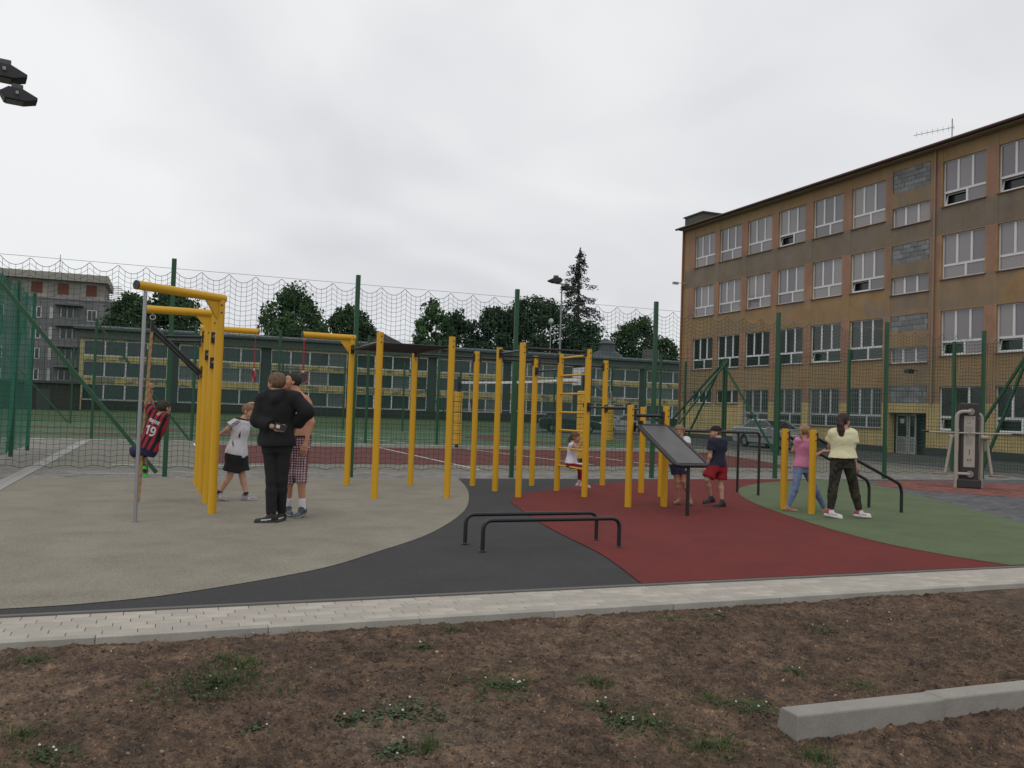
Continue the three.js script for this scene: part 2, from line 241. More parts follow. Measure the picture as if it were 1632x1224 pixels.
function fence(label, posts, nets, braces, group, H = 1) {
  const t = thing('net_fence', label, 'fence', group);
  for (const [x, v] of posts) { const p = part('post', postG, greenPaint, t); p.position.set(x, 0, -v); p.scale.y = H; }
  for (const n of nets) { part('net', netting(...n.net), n.mat, t); if (n.cable) { part('cable', bar(V(n.net[0][0], n.net[3] + 0.015, -n.net[0][1]), V(n.net[1][0], n.net[3] + 0.015, -n.net[1][1]), 0.004, 5), cable, t); part('cable', bar(V(n.net[0][0], n.net[2] + 0.02, -n.net[0][1]), V(n.net[1][0], n.net[2] + 0.02, -n.net[1][1]), 0.004, 5), cable, t); } }
  for (const [a, b] of braces) part('brace', beam(V(...a), V(...b), 0.07, 0.07), greenPaint, t);
  return t;
}
const fx = [-3.25, 0.04, 3.47, 6.9, 10.33, 13.76, 17.19, 20.62, 22.75];
fence('tall dark green posts with scalloped net right behind the yellow exercise frames', fx.map((x) => [x, 17.27]),
  fx.slice(0, -1).map((x, i) => ({ net: [[x, 17.32], [fx[i + 1], 17.32], 0.14, 3.84, 0.102, 0.0036, (fx[i + 1] - x) / Math.round((fx[i + 1] - x) / 0.5), 0.15, 0.05], mat: cordDark, cable: true })),
  [[[-0.1, 0.08, -17.2], [-3.2, 3.92, -17.2]]], 'net fences round the court');
fence('teal netting fence running away along the paved left edge', [[-3.25, 19.9], [-3.22, 22.6], [-3.22, 25.2]],
  [{ net: [[-3.25, 17.3], [-3.22, 25.25], 0.1, 3.95, 0.052, 0.0034, 0.53, 0.1, 0.14], mat: cordTeal, cable: true }], [], 'net fences round the court');
const f2 = [-2.23, 0.88, 3.71, 6.9, 9.64, 12.9, 16.1, 19.4, 22.7];
fence('green net fence across the middle, beyond the red court', f2.map((x) => [x, 31.9]), [{ net: [[-2.23, 31.95], [22.7, 31.95], 0.12, 3.9, 0.105, 0.0045, 1, 0, 0], mat: cordDark }],
  [[[-2.23, 3.9, -31.85], [0.8, 0.06, -31.85]], [[19.4, 0.06, -31.85], [22.7, 3.9, -31.85]]], 'net fences round the court');
const f3 = [-8, -4.5, -1, 2.5, 6, 9.5, 13, 16.5, 20, 22.7];
fence('green net fence on the far edge of the green pitch', f3.map((x) => [x, 50]), [{ net: [[-8, 50.05], [22.7, 50.05], 0.1, 3.9, 0.11, 0.006, 1, 0, 0], mat: cordDark }], [[[-8, 3.9, -49.95], [-4.6, 0.06, -49.95]], [[16.6, 0.06, -49.95], [13, 3.9, -49.95]]], 'net fences round the court');
const f4 = [20.1, 24.6, 28.4, 32.15, 35.2, 38.9, 42.5, 46.3];
fence('green net fence with A-shaped braces between the court and the parked cars', f4.map((v) => [22.75, v]), [{ net: [[22.8, 17.3], [22.8, 50], 0.12, 3.9, 0.105, 0.004, 1, 0, 0], mat: cordDark }],
  [[[22.68, 3.85, -32.15], [22.68, 0.06, -35.15]], [[22.62, 3.75, -32.15], [22.62, 0.06, -37.9]], [[22.68, 3.85, -32.15], [22.68, 0.06, -28.5]], [[22.68, 3.85, -17.35], [22.68, 0.06, -20.02]], [[22.6, 3.8, -17.35], [22.6, 0.06, -18.96]]], 'net fences round the court');

// ---------- yellow workout frames ----------
const yellow = M(0.62, 0.335, 0.006, 0.42), black = M(0.012, 0.012, 0.014, 0.38), steel = M(0.36, 0.36, 0.37, 0.38, { metalness: 0.75 }), chrome = M(0.55, 0.55, 0.56, 0.25, { metalness: 0.9 });
const boltG = new THREE.CylinderGeometry(0.011, 0.013, 0.012, 8).rotateX(Math.PI / 2);
function post(t, x, v, h, r = 0.053) {
  const p = part('post', [new THREE.CylinderGeometry(r, r, h, 28).translate(0, h / 2, 0), new THREE.CylinderGeometry(r * 0.96, r, 0.006, 28).translate(0, h + 0.003, 0)], yellow, t); p.position.set(x, 0, -v);
  for (const y of [h - 0.06, h - 0.155]) { const b = part('bolt', boltG, black, p); b.position.set(-0.37 * r * 0.5, y, r * 0.98); b.rotation.y = -0.2; b.position.x = 0.01; }
  return p;
}
function clampOn(t, x, y, v, dx, dv) { const g = part('bracket', box(-0.018, 0.018, -0.075, 0.075, -0.032, 0.032), black, t); g.position.set(x + dx * 0.066, y, -(v + dv * 0.066)); g.rotation.y = dx ? 0 : Math.PI / 2; }
function crossbar(t, a, b, y, r = 0.019, m = black, name = 'bar') { // between two posts at (x, v)
  const dx = b[0] - a[0], dv = b[1] - a[1], l = Math.hypot(dx, dv), ux = dx / l, uv = dv / l;
  part(name, bar(V(a[0] + ux * 0.05, y, -(a[1] + uv * 0.05)), V(b[0] - ux * 0.05, y, -(b[1] - uv * 0.05)), r, 14), m, t);
  if (m === black || m === chrome) { clampOn(t, a[0], y, a[1], Math.round(ux), Math.round(uv)); clampOn(t, b[0], y, b[1], -Math.round(ux), -Math.round(uv)); }
}
function gallows(t, x, v, y, ex, ev, gus = true) { // a beam out of the top of a post, with a gusset plate
  const dx = ex - x, dv = ev - v, l = Math.hypot(dx, dv);
  part('top_beam', bar(V(x - dx / l * 0.053, y, -(v - dv / l * 0.053)), V(ex, y, -ev), 0.053, 24), yellow, t);
  const s = new THREE.Shape(); s.moveTo(0.05, 0); s.lineTo(0.24, 0); s.lineTo(0.05, -0.23); s.closePath();
  const g = part('gusset', new THREE.ExtrudeGeometry(s, { depth: 0.03, bevelEnabled: false }).translate(0, 0, -0.015), yellow, t); g.position.set(x, y - 0.045, -v); g.rotation.y = Math.atan2(dv, dx);
  const c = part('end_cap', new THREE.CylinderGeometry(0.05, 0.055, 0.02, 24).rotateZ(Math.PI / 2), black, t); c.position.set(ex + dx / l * 0.008, y, -(ev + dv / l * 0.008)); c.rotation.y = Math.atan2(dv, dx);
}
{
  const t = thing('climbing_station', 'yellow frame of four posts in line carrying fireman pole, rope and slanted black bars', 'exercise frame');
  const A = [0.6, 11.64], B = [0.58, 12.8], Cc = [0.56, 14.15], D = [0.54, 15.4];
  for (const [p, h] of [[A, 2.7], [B, 2.66], [Cc, 2.62], [D, 2.65]]) post(t, p[0], p[1], h);
  gallows(t, ...A, 2.73, -0.36, 10.89); gallows(t, ...B, 2.64, -0.3, 12.8); gallows(t, ...D, 2.63, 1.42, 15.42);
  part('fireman_pole', [bar(V(-0.27, 0, -10.96), V(-0.27, 2.7, -10.96), 0.022, 16), new THREE.CylinderGeometry(0.04, 0.04, 0.008, 16).translate(-0.27, 0.01, -10.96)], steel, t);
  crossbar(t, A, B, 2.3, 0.017, chrome); crossbar(t, B, Cc, 2.12, 0.017, chrome); crossbar(t, A, B, 1.95, 0.017, chrome);
  for (const v of [14.2, 15.3]) {
    part('slanted_bar', [pipe([V(0.5, 1.84, -v), V(-0.24, 2.53, -v), V(-0.24, 2.36, -v)], 0.026, 0.05), bar(V(0.5, 2.4, -v), V(-0.06, 2.38, -v), 0.022, 12)], black, t);
    for (const y of [2.4, 1.86]) { const b = part('bracket', box(-0.012, 0.012, -0.09, 0.09, -0.035, 0.035), black, t); b.position.set(0.49, y, -v); }
  }
  part('slanted_bar', pipe([V(-0.24, 2.53, -14.2), V(-0.26, 2.53, -14.75), V(-0.24, 2.53, -15.3)], 0.022, 0.05), black, t);
  for (const [x, y] of [[0.02, 2.28], [0.25, 2.07]]) part('rung', bar(V(x, y, -14.2), V(x, y, -15.3), 0.012, 8), black, t);
}
// the rope and the two rings hang from the beams
{
  const t = thing('climbing_rope', 'thick hemp climbing rope hanging beside the steel pole', 'rope');
  const x = (y) => -0.21 - 0.075 * (2.5 - y) / 2.5, ropeM = M(0.42, 0.27, 0.12, 0.95), n = 150;
  for (let s = 0; s < 3; s++) { const P = []; for (let i = 0; i <= n; i++) { const y = mix(2.36, 0.03, i / n), a = i * 0.9 + s * 2.0944; P.push(V(x(y) + 0.0115 * Math.cos(a), y, -12.8 + 0.0115 * Math.sin(a) + 0.03 * Math.max(0, 0.35 - y))); } part('strand', sweep(P, 0.0108, 6), s ? ropeM : M(0.3, 0.19, 0.085, 0.95), t); }
  part('sleeve', bar(V(-0.214, 2.34, -12.8), V(-0.21, 2.5, -12.8), 0.024, 12), black, t);
  part('shackle', [new THREE.TorusGeometry(0.034, 0.006, 8, 20).translate(-0.21, 2.535, -12.8), new THREE.TorusGeometry(0.022, 0.006, 8, 16).rotateY(1.2).translate(-0.21, 2.585, -12.8)], chrome, t);
}
const ringRed = M(0.32, 0.02, 0.03, 0.4);
function ring(label, x, yaw) {
  const t = thing('gymnastic_ring', label, 'gym ring', 'red gymnastic rings', [x, 0, -15.43], yaw);
  part('strap', box(-0.012, 0.012, 1.96, 2.54, -0.004, 0.004), M(0.36, 0.02, 0.04, 0.8), t);
  part('eyelet', new THREE.TorusGeometry(0.022, 0.005, 6, 14).translate(0, 2.56, 0), chrome, t); part('buckle', box(-0.02, 0.02, 1.97, 2.0, -0.01, 0.01), chrome, t);
  part('hoop', new THREE.TorusGeometry(0.095, 0.014, 10, 36).translate(0, 1.865, 0), ringRed, t);
}
ring('red gymnastic ring seen edge-on below the beam of the four-post frame', 1.38, 1.75);
ring('red gymnastic ring seen as a full circle near the shirtless person', 2.2, 0.25);
{
  const t = thing('workout_station', 'big yellow post station with monkey bars, pull-up bars, wall bars and parallel bars', 'exercise frame');
  const E_ = [3.05, 15.5], F = [3.05, 13.3], G = [4.2, 15.45], H = [4.22, 13.3], I = [5.4, 15.45], J = [5.46, 14.42], K = [5.46, 13.33], L = [6.6, 15.45], Mm = [6.64, 14.38], N = [6.67, 13.32], O = [8.12, 15.44], P = [6.67, 11.82], Q = [8.14, 13.96], R = [8.15, 13.3], S = [7.32, 11.84];
  for (const [p, h] of [[E_, 2.66], [F, 2.57], [G, 2.45], [H, 2.57], [I, 2.51], [J, 2.53], [K, 2.55], [L, 2.49], [Mm, 2.48], [N, 2.51], [O, 2.48], [P, 1.57], [Q, 1.57], [R, 1.27], [S, 1.57]]) post(t, ...p, h);
  gallows(t, ...E_, 2.63, 2.17, 15.42);
  // monkey-bar roof
  for (const [a, b] of [[F, E_], [H, G]]) crossbar(t, a, b, 2.42, 0.024);
  for (let k = 0; k < 8; k++) { const v = mix(13.45, 15.3, k / 7); part('rung', bar(V(3.05, 2.42, -v), V(4.21, 2.42, -v), 0.016, 10), black, t); }
  crossbar(t, G, I, 2.4); crossbar(t, I, L, 2.39); crossbar(t, L, O, 2.36); crossbar(t, J, K, 2.43); crossbar(t, K, N, 2.47, 0.021); crossbar(t, J, Mm, 2.4); crossbar(t, Mm, L, 2.2);
  for (const y of [0.47, 0.79, 1.11, 1.43, 1.76, 2.09, 2.41]) part('rung', bar(V(6.64, y, -14.36), V(6.67, y, -13.33), 0.018, 12), yellow, t);
  crossbar(t, N, P, 1.53); crossbar(t, O, Q, 1.53); crossbar(t, P, S, 1.42, 0.026); crossbar(t, P, S, 1.24, 0.02); crossbar(t, Q, R, 1.16, 0.02);
  for (const [p, y, k] of [[R, 1.17, 13.36], [Q, 1.17, 14.0]]) part('parallel_bar', [pipe([V(p[0] + 0.05, y, -p[1]), V(10.28, y, -k), V(10.28, 0, -k)], 0.024, 0.09), new THREE.CylinderGeometry(0.024, 0.024, 0.02, 12).translate(p[0] + 0.06, y, -p[1])], black, t);
}
{
  const t = thing('sit_up_bench', 'slanted sit-up bench with grey board in rounded black frame', 'bench');
  // slopes from the bar at the posts down to its single leg
  const a = V(7.0, 1.27, -11.72), b = V(7.0, 0.73, -10.58), d = b.clone().sub(a), l = d.length(), ang = Math.atan2(-d.y, d.z);
  const g = new THREE.Group(); g.position.copy(a).addScaledVector(d, 0.5); g.rotation.x = ang; 
  const hw = 0.27, hl = l / 2, P = []; for (const [x, z] of [[0, -hl], [hw, -hl], [hw, hl], [-hw, hl], [-hw, -hl], [0, -hl]]) P.push(V(x, 0, z));
  const fr = pipe(P, 0.028, 0.09).applyMatrix4(new THREE.Matrix4().makeRotationX(ang)).translate(g.position.x, g.position.y, g.position.z);
  part('frame', fr, black, t);
  const hpl = rbox(0.46, 0.018, l - 0.08, 0.008, 2); hpl.applyMatrix4(new THREE.Matrix4().makeRotationX(ang)).translate(g.position.x, g.position.y + 0.012, g.position.z);
  { const uv = hpl.attributes.uv, p = hpl.attributes.position; for (let i = 0; i < uv.count; i++) uv.setXY(i, p.getX(i), p.getZ(i)); }
  part('board', hpl, concrete(0.11, 0.106, 0.102, { roughness: 0.4, bumpScale: 0.0006 }), t);
  part('leg', [bar(V(7.0, 0, -10.69), V(7.0, 0.77, -10.69), 0.026, 14), bar(V(6.74, 0.76, -10.69), V(7.26, 0.76, -10.69), 0.02, 10)], black, t);
  for (const x of [6.8, 7.17]) part('hook', box(x, x + 0.03, 1.18, 1.34, -11.82, -11.7), black, t);
}
{
  const t = thing('dip_bars', 'pair of sloping black rails on two short yellow posts beside the walking girls', 'exercise bars');
  for (const [v, e] of [[11.33, 11.35], [10.68, 10.66]]) {
    post(t, 9.21, v, 1.28);
    part('sloping_rail', [pipe([V(9.27, 1.17, -v), V(10.93, 0.47, -e), V(10.98, 0.36, -e), V(10.98, 0, -e)], 0.026, 0.06), box(9.255, 9.285, 1.06, 1.25, -v - 0.03, -v + 0.03)], black, t);
  }
}
for (const [v, x0, label] of [[8.76, 3.0, 'low black push-up bar farther from the paver strip'], [8.27, 3.02, 'low black push-up bar nearer to the paver strip']]) {
  const t = thing('push_up_bar', label, 'exercise bar', 'low push-up bars', [x0, 0, -v]);
  part('rail', pipe([V(0, 0, 0), V(0, 0.315, 0), V(1.55, 0.315, 0), V(1.55, 0, 0)], 0.0215, 0.1, 16), black, t);
  for (const x of [0, 1.55]) { const f = part('foot_plate', new THREE.CylinderGeometry(0.036, 0.04, 0.006, 18), black, t); f.position.set(x, 0.015, 0); }
}
// pendulum exercise machine on the red paving
{
  const t = thing('pendulum_machine', 'grey and black outdoor fitness pylon with side handlebars and foot plates', 'exercise machine', null, [17.15, 0.012, -14.72], -0.76);
  const tan = M(0.36, 0.32, 0.27, 0.5), dk = M(0.035, 0.026, 0.026, 0.6), hub = M(0.3, 0.28, 0.26, 0.35, { metalness: 0.5 });
  part('pylon', [rbox(0.4, 1.94, 0.2, 0.04, 4).translate(0, 0.97, 0)], dk, t);
  part('base', [rbox(0.5, 0.2, 0.36, 0.03, 3).translate(0, 0.1, 0.02)], M(0.03, 0.03, 0.032, 0.7), t);
  { const cv = document.createElement('canvas'); cv.width = 128; cv.height = 640; const x = cv.getContext('2d'); x.fillStyle = '#a59e94'; x.fillRect(0, 0, 128, 640); x.fillStyle = '#57524c'; x.strokeStyle = '#57524c'; x.lineWidth = 3;
    x.beginPath(); x.arc(56, 62, 20, 0, 7); x.stroke(); x.fillRect(34, 92, 44, 5); x.fillRect(100, 16, 16, 16);
    for (let i = 0; i < 22; i++) x.fillRect(14, 130 + i * 11, 60 + ((i * 37) % 40), 3);
    x.beginPath(); x.arc(66, 430, 10, 0, 7); x.fill(); x.fillRect(60, 440, 12, 50); x.fillRect(40, 540, 18, 26); x.fillRect(72, 540, 18, 26); x.fillRect(46, 585, 40, 4);
    const ct = new THREE.CanvasTexture(cv); ct.colorSpace = THREE.SRGBColorSpace; const pl = new THREE.PlaneGeometry(0.22, 1.16).translate(0, 1.06, 0.104); const back = box(-0.115, 0.115, 0.475, 1.645, 0.09, 0.1015);
    const bp = part('sign_plate', back, tan, t); part('instructions', pl, new THREE.MeshStandardMaterial({ map: ct, roughness: 0.5 }), bp); }
  for (const y of [0.32, 1.74]) part('hub', [new THREE.CylinderGeometry(0.075, 0.075, 0.06, 20).rotateX(Math.PI / 2).translate(0.02, y, 0.12), ...[0, 1, 2, 3, 4].map((k) => new THREE.CylinderGeometry(0.014, 0.014, 0.03, 8).rotateX(Math.PI / 2).translate(0.02 + 0.045 * Math.cos(k * 1.257), y + 0.045 * Math.sin(k * 1.257), 0.155))], hub, t);
  part('side_frame', [pipe([V(0.02, 1.74, 0.16), V(-0.27, 1.74, 0.16), V(-0.27, 0, 0.14)], 0.042, 0.16, 16), bar(V(0.02, 0.32, 0.14), V(-0.27, 0.32, 0.14), 0.036, 14)], tan, t);
  part('side_frame', pipe([V(0.1, 1.7, -0.14), V(0.27, 1.7, -0.14), V(0.27, 0, -0.14)], 0.042, 0.12, 16), tan, t);
  for (const s of [-1, 1]) {
    part('swing_arm', [pipe([V(s * 0.27, 1.2, 0.1 * -s), V(s * 0.36, 1.16, 0.1 * -s), V(s * 0.48, 0.33, 0.1 * -s)], 0.034, 0.06, 12), bar(V(s * 0.24, 1.16, 0), V(s * 0.4, 1.16, 0), 0.045, 14)], tan, t);
    part('foot_plate', [rbox(0.3, 0.03, 0.3, 0.012, 2).translate(s * 0.6, 0.3, 0.05), bar(V(s * 0.42, 0.3, 0), V(s * 0.74, 0.3, 0), 0.026, 10)], M(0.2, 0.17, 0.13, 0.8), t);
    part('handlebar', bar(V(s * 0.02, 1.25, 0.14), V(s * 0.9, 1.26 + 0.005 * s, 0.16), 0.018, 12), tan, t);
    part('grip', bar(V(s * 0.84, 1.26, 0.159), V(s * 1.0, 1.262, 0.163), 0.023, 12), black, t);
  }
}
// ---------- the school on the right ----------
const whiteFrame = M(0.66, 0.66, 0.67, 0.45), glassSky = new THREE.MeshPhysicalMaterial({ color: C(0.2, 0.18, 0.19), roughness: 0.06, specularIntensity: 1, ior: 1.6 }), glassDark = new THREE.MeshPhysicalMaterial({ color: C(0.018, 0.024, 0.024), roughness: 0.08, ior: 1.5 });
const skyPanes = [[0.2, 0.18, 0.19], [0.235, 0.215, 0.22], [0.165, 0.15, 0.16], [0.26, 0.235, 0.23]].map((c) => new THREE.MeshPhysicalMaterial({ color: C(...c), roughness: 0.06, ior: 1.6 })), darkPanes = [[0.018, 0.024, 0.024], [0.05, 0.055, 0.055], [0.026, 0.03, 0.028]].map((c) => new THREE.MeshPhysicalMaterial({ color: C(...c), roughness: 0.07, ior: 1.5 }));
const bays = [[50.31, 47.96], [47.47, 45.12], [44.55, 42.2], [41.62, 39.3], [38.67, 36.35], [35.74, 33.43], [32.97, 30.68], [29.98, 27.68], [27.06, 24.76], [24.14, 21.84], [21.22, 18.92], [18.3, 16.0]];
const rows = [[1.17, 3.18], [4.6, 6.67], [8.13, 10.17], [11.5, 13.6]];
{
  const U = 33, t = thing('school_building', 'four-storey school with weathered orange plaster and white windows', 'building');
  // one plaster map for the whole front: u = distance along it, v = height
  const FW = 41, FH = 14.6, v0 = 12;
  const facade = tex(2048, 728, (a, b, i, j) => {
    const v = v0 + a * FW, y = b * FH, n = fbm(v * 0.35, y * 0.6, 1, 4), n2 = fbm(v * 1.7, y * 1.4, 4, 5), n3 = hash3(i, j, 6), st = fbm(v * 3.1, y * 0.35, 8, 3);
    let c = [0.68, 0.55, 0.395];                                             // ochre plaster
    if (y < 2.42) c = [0.8, 0.71, 0.49];                                   // repainted yellow below
    const inBay = bays.findIndex(([h, l]) => v < h + 0.06 && v > l - 0.06), row = rows.findIndex(([l, h]) => y > l - 0.12 && y < h + 0.08);
    if (inBay < 0 && row >= 0 && y > 2.42 && v < 51) c = [0.67, 0.505, 0.425]; // brick-pink pilasters between windows
    // soot and rain grime: heavy under the two upper rows, patchy below
    let gr = 0; const g1 = [0.53, 0.48, 0.42];
    if (y > 10.2 && y < 11.52) gr = 0.95 - 0.5 * step(11.3, 11.5, y + 0.25 * (n2 - 0.5));
    if (y > 6.7 && y < 8.15) gr = 0.5 * step(0.42, 0.58, n + 0.25 * (n2 - 0.5)) + 0.25 * step(7.3, 7.0, y) * step(0.4, 0.6, n2);
    if (y > 3.2 && y < 4.6) gr = 0.3 * step(0.5, 0.62, n2 * 0.6 + n * 0.4);
    if (inBay === 6 && y > 6.9 && y < 13.95) gr = Math.max(gr, 0.8 * step(0.25, 0.5, n2) );
    if (v < 33.3 && v > 30.2 && y > 2.4) gr = Math.max(gr, 0.35);
    if (y > 13.65) gr = 0.28 * n2;
    gr = clamp(gr + 0.55 * (st - 0.48) + 0.45 * (n2 - 0.5) * (y > 6.5 ? 1 : 0.6));
    const k = 0.93 + 0.2 * (n2 - 0.5) + 0.12 * (n3 - 0.5) + 0.1 * (n - 0.5);
    return c.map((q, m) => mix(q, g1[m], gr) * k); }, [1, 1]);
  facade.wrapS = facade.wrapT = THREE.ClampToEdgeWrapping;
  const plaster = new THREE.MeshStandardMaterial({ map: facade, roughness: 0.95, color: C(0.92, 0.92, 0.92) });
  const side = M(0.4, 0.24, 0.1, 0.95);
  const lay = (g) => { const p = g.attributes.position, uv = g.attributes.uv; for (let i = 0; i < uv.count; i++) uv.setXY(i, (-p.getZ(i) - v0) / FW, p.getY(i) / FH); return g; };
  const wallBox = (vl, vh, yl, yh, d = 0.4, out = 0) => lay(box(U - out, U + d, yl, yh, -vh, -vl));
  // openings cut by building the wall from piers and spandrels
  const ops = bays.map((b, i) => i === 6 ? [[-0.05, 1.95], [2.43, 3.25, 'b'], [4.35, 5.1], [5.9, 6.67, 'b'], [7.71, 8.55], [9.22, 10.15, 'b'], [11.05, 12.0], [12.75, 13.85, 'b']] : i < 2 ? [[2.35, 3.18], ...rows.slice(1)] : rows);
  const piers = []; let edge = 51.5;
  for (const [h, l] of bays) { piers.push([h, edge]); edge = l; } piers.push([v0, edge]);
  for (const [l, h] of piers) part('pier', wallBox(l, h, -0.1, 14.3), plaster, t);
  const blockM = [0, 1, 2].map((k) => concrete(0.24 + 0.05 * k, 0.245 + 0.05 * k, 0.245 + 0.05 * k));
  const openS = new Set(['1-7', '3-3', '2-5', '1-4', '0-7', '0-8', '1-8', '0-2', '3-7', '3-8']);
  function win(v1, v2, y1, y2, key, kind) {
    const w = new THREE.Group(); w.name = 'window'; t.add(w); const g = [], x = U + 0.14, f = 0.05; const W = v1 - v2;
    const F = (a, b, c, d, dep = 0.06) => g.push(box(x - dep / 2, x + dep / 2, c, d, -b, -a));
    const glassOf = () => kind === 'dark' ? darkPanes[(rnd() * 3) | 0] : skyPanes[(rnd() * 4) | 0];
    const pane = (a, b, c, d) => part('pane', box(x + 0.0, x + 0.012, c, d, -b, -a), glassOf(), w);
    F(v2, v1, y1, y1 + f); F(v2, v1, y2 - f, y2); F(v2, v2 + f, y1 + f, y2 - f); F(v1 - f, v1, y1 + f, y2 - f);
    const H = y2 - y1, three = kind !== 'two';
    const yt = H > 1.3 ? y1 + H * 0.31 : y1 + f; // transom
    const xs = three ? [v1 - f, v1 - W / 3, v2 + W / 3, v2 + f] : [v1 - f, (v1 + v2) / 2, v2 + f];
    if (H > 1.3) F(v2 + f, v1 - f, yt - 0.05, yt + 0.05);
    const yb = H > 1.3 ? yt + 0.05 : y1 + f;
    for (let i = 1; i < xs.length - 1; i++) F(xs[i] - 0.055, xs[i] + 0.055, yb, y2 - f, 0.07);
    for (let i = 0; i < xs.length - 1; i++) pane(xs[i + 1] + (i < xs.length - 2 ? 0.055 : 0), xs[i] - (i ? 0.055 : 0), yb, y2 - f);
    if (H > 1.3) {
      const m = v2 + W * 0.46; F(m - 0.055, m + 0.055, y1 + f, yt - 0.05, 0.07);
      const lows = [[m + 0.055, v1 - f], [v2 + f, m - 0.055]];
      lows.forEach(([a, b], i) => {
        if (i === 0 && openS.has(key)) { // tilted sash
          const s = new THREE.Group(); s.name = 'tilted_sash'; const hh = yt - 0.05 - y1 - f; const sash = [box(-0.02, 0.02, 0, 0.05, a - b, 0), box(-0.02, 0.02, hh - 0.05, hh, a - b, 0), box(-0.02, 0.02, 0.05, hh - 0.05, a - b, a - b + 0.05), box(-0.02, 0.02, 0.05, hh - 0.05, -0.05, 0)];
          const sm_ = part('tilted_sash', [...sash.map((q) => q.translate(0, 0, 0))], whiteFrame, w); sm_.position.set(x + 0.02, y1 + f, -a); sm_.rotation.z = -0.2;
          part('pane', box(x + 0.25, x + 0.26, y1 + f, yt - 0.05, -b, -a), glassDark, w);
        } else pane(a, b, y1 + f, yt - 0.05);
      });
    }
    part('frame', g, whiteFrame, w);
    part('sill', box(U - 0.06, U + 0.1, y1 - 0.045, y1 - 0.005, -v1 - 0.05, -v2 + 0.05), M(0.16, 0.1, 0.07, 0.7), w);
    return w;
  }
  bays.forEach(([h, l], i) => {
    let y = -0.1; for (const o of ops[i]) { if (o[0] > y + 0.01) part('spandrel', wallBox(l, h, y, o[0], 0.4, -0.012), plaster, t); y = o[1]; } part('spandrel', wallBox(l, h, y, 14.3, 0.4, -0.012), plaster, t);
    ops[i].forEach((o, r) => {
      if (o[2] === 'b') { // bare concrete blocks showing through
        const n = 5, k = Math.max(3, Math.round((o[1] - o[0]) / 0.24)), bh = (o[1] - o[0]) / k;
        part('patch_bed', box(U + 0.06, U + 0.3, o[0], o[1], -h, -l), M(0.2, 0.19, 0.18, 1), t);
        for (let a = 0; a < k; a++) for (let b = 0; b < n; b++) { const w = (h - l - 0.1) / n, s = (a % 2) * w * 0.5; let p = l + 0.05 + b * w + s, q = Math.min(p + w, h - 0.05); if (a % 2 && b === 0) part('block', box(U + 0.02 + rr(0, 0.03), U + 0.2, o[0] + a * bh + 0.01, o[0] + (a + 1) * bh - 0.008, -p + 0.01, -l - 0.05), blockM[(rnd() * 3) | 0], t); if (q - p > 0.1) part('block', box(U + 0.02 + rr(0, 0.03), U + 0.2, o[0] + a * bh + 0.01, o[0] + (a + 1) * bh - 0.008, -q, -p - 0.012), blockM[(rnd() * 3) | 0], t); }
      } else if (i === 6 && r === 0) { // recessed entrance
        part('entrance_recess', [box(U + 0.9, U + 1.0, -0.05, 1.95, -h, -l), box(U + 0.4, U + 0.9, 1.95, 2.0, -h, -l)], M(0.09, 0.09, 0.085, 0.9), t);
        const d = new THREE.Group(); d.name = 'door'; t.add(d);
        const x = U + 0.5, fr = []; for (const [a, b] of [[h - 0.02, h - 0.75], [h - 0.8, h - 1.25]]) { fr.push(box(x, x + 0.06, -0.04, 0.05, -a, -b), box(x, x + 0.06, 1.82, 1.92, -a, -b), box(x, x + 0.06, 0.05, 1.82, -a, -a + 0.09), box(x, x + 0.06, 0.05, 1.82, -b - 0.09, -b), box(x, x + 0.06, 0.7, 0.8, -a + 0.09, -b - 0.09)); part('pane', box(x + 0.02, x + 0.035, 0.8, 1.82, -a + 0.09, -b - 0.09), glassDark, d); part('door_panel', box(x + 0.02, x + 0.035, 0.05, 0.7, -a + 0.09, -b - 0.09), M(0.2, 0.2, 0.19, 0.6), d); }
        part('frame', fr, M(0.33, 0.34, 0.33, 0.5), d); part('handle', box(x - 0.05, x, 0.95, 1.05, -h + 0.7, -h + 0.72), steel, d);
        part('notice', box(x + 0.008, x + 0.018, 1.45, 1.68, -h + 0.25, -h + 0.5), M(0.6, 0.62, 0.5, 0.8), d);
      } else {
        const w = win(h, l, o[0], o[1], `${i < 2 && r === 0 ? 9 : i === 6 ? 8 : r}-${i}`, i < 2 && r === 0 ? 'dark' : r < 1 ? 'dark' : r === 1 && i !== 6 ? (i < 6 ? 'dark' : 'sky') : 'sky');
        if (r === 0 && i >= 2 && i <= 5) { const g = []; for (let k = 0; k <= 14; k++) { const v = mix(l, h, k / 14); g.push(box(U - 0.05, U - 0.035, o[0] - 0.02, o[1] + 0.04, -v - 0.008, -v + 0.008)); } for (let k = 0; k <= 8; k++) { const y = mix(o[0], o[1], k / 8); g.push(box(U - 0.033, U - 0.02, y - 0.008, y + 0.008, -h - 0.05, -l + 0.05)); } part('window_grille', g, M(0.22, 0.24, 0.23, 0.6), w); }
      }
    });
  });
  part('plinth', box(U - 0.05, U - 0.001, -0.1, 0.3, -51.5, -(bays[6][0] + 0.02)), concrete(0.07, 0.073, 0.07), t);
  part('plinth', box(U - 0.05, U - 0.001, -0.1, 0.36, -(bays[6][1] - 0.02), -12), concrete(0.07, 0.073, 0.07), t);
  // floors and back so that nothing is seen through
  part('core', [box(U + 1.05, U + 14, -0.1, 14.25, -51.2, -12.2)], M(0.1, 0.09, 0.085, 0.95), t);
  part('end_wall', box(U + 0.002, U + 14, -0.1, 14.3, -51.7, -51.5), side, t); part('end_wall', box(U + 0.002, U + 14, -0.1, 14.3, -12, -11.8), side, t);
  const brown = M(0.075, 0.026, 0.022, 0.6);
  part('roof', [box(U - 0.5, U + 14.5, 14.34, 14.44, -51.9, -11.5), box(U - 0.42, U + 14, 14.3, 14.34, -51.8, -11.6)], brown, t);
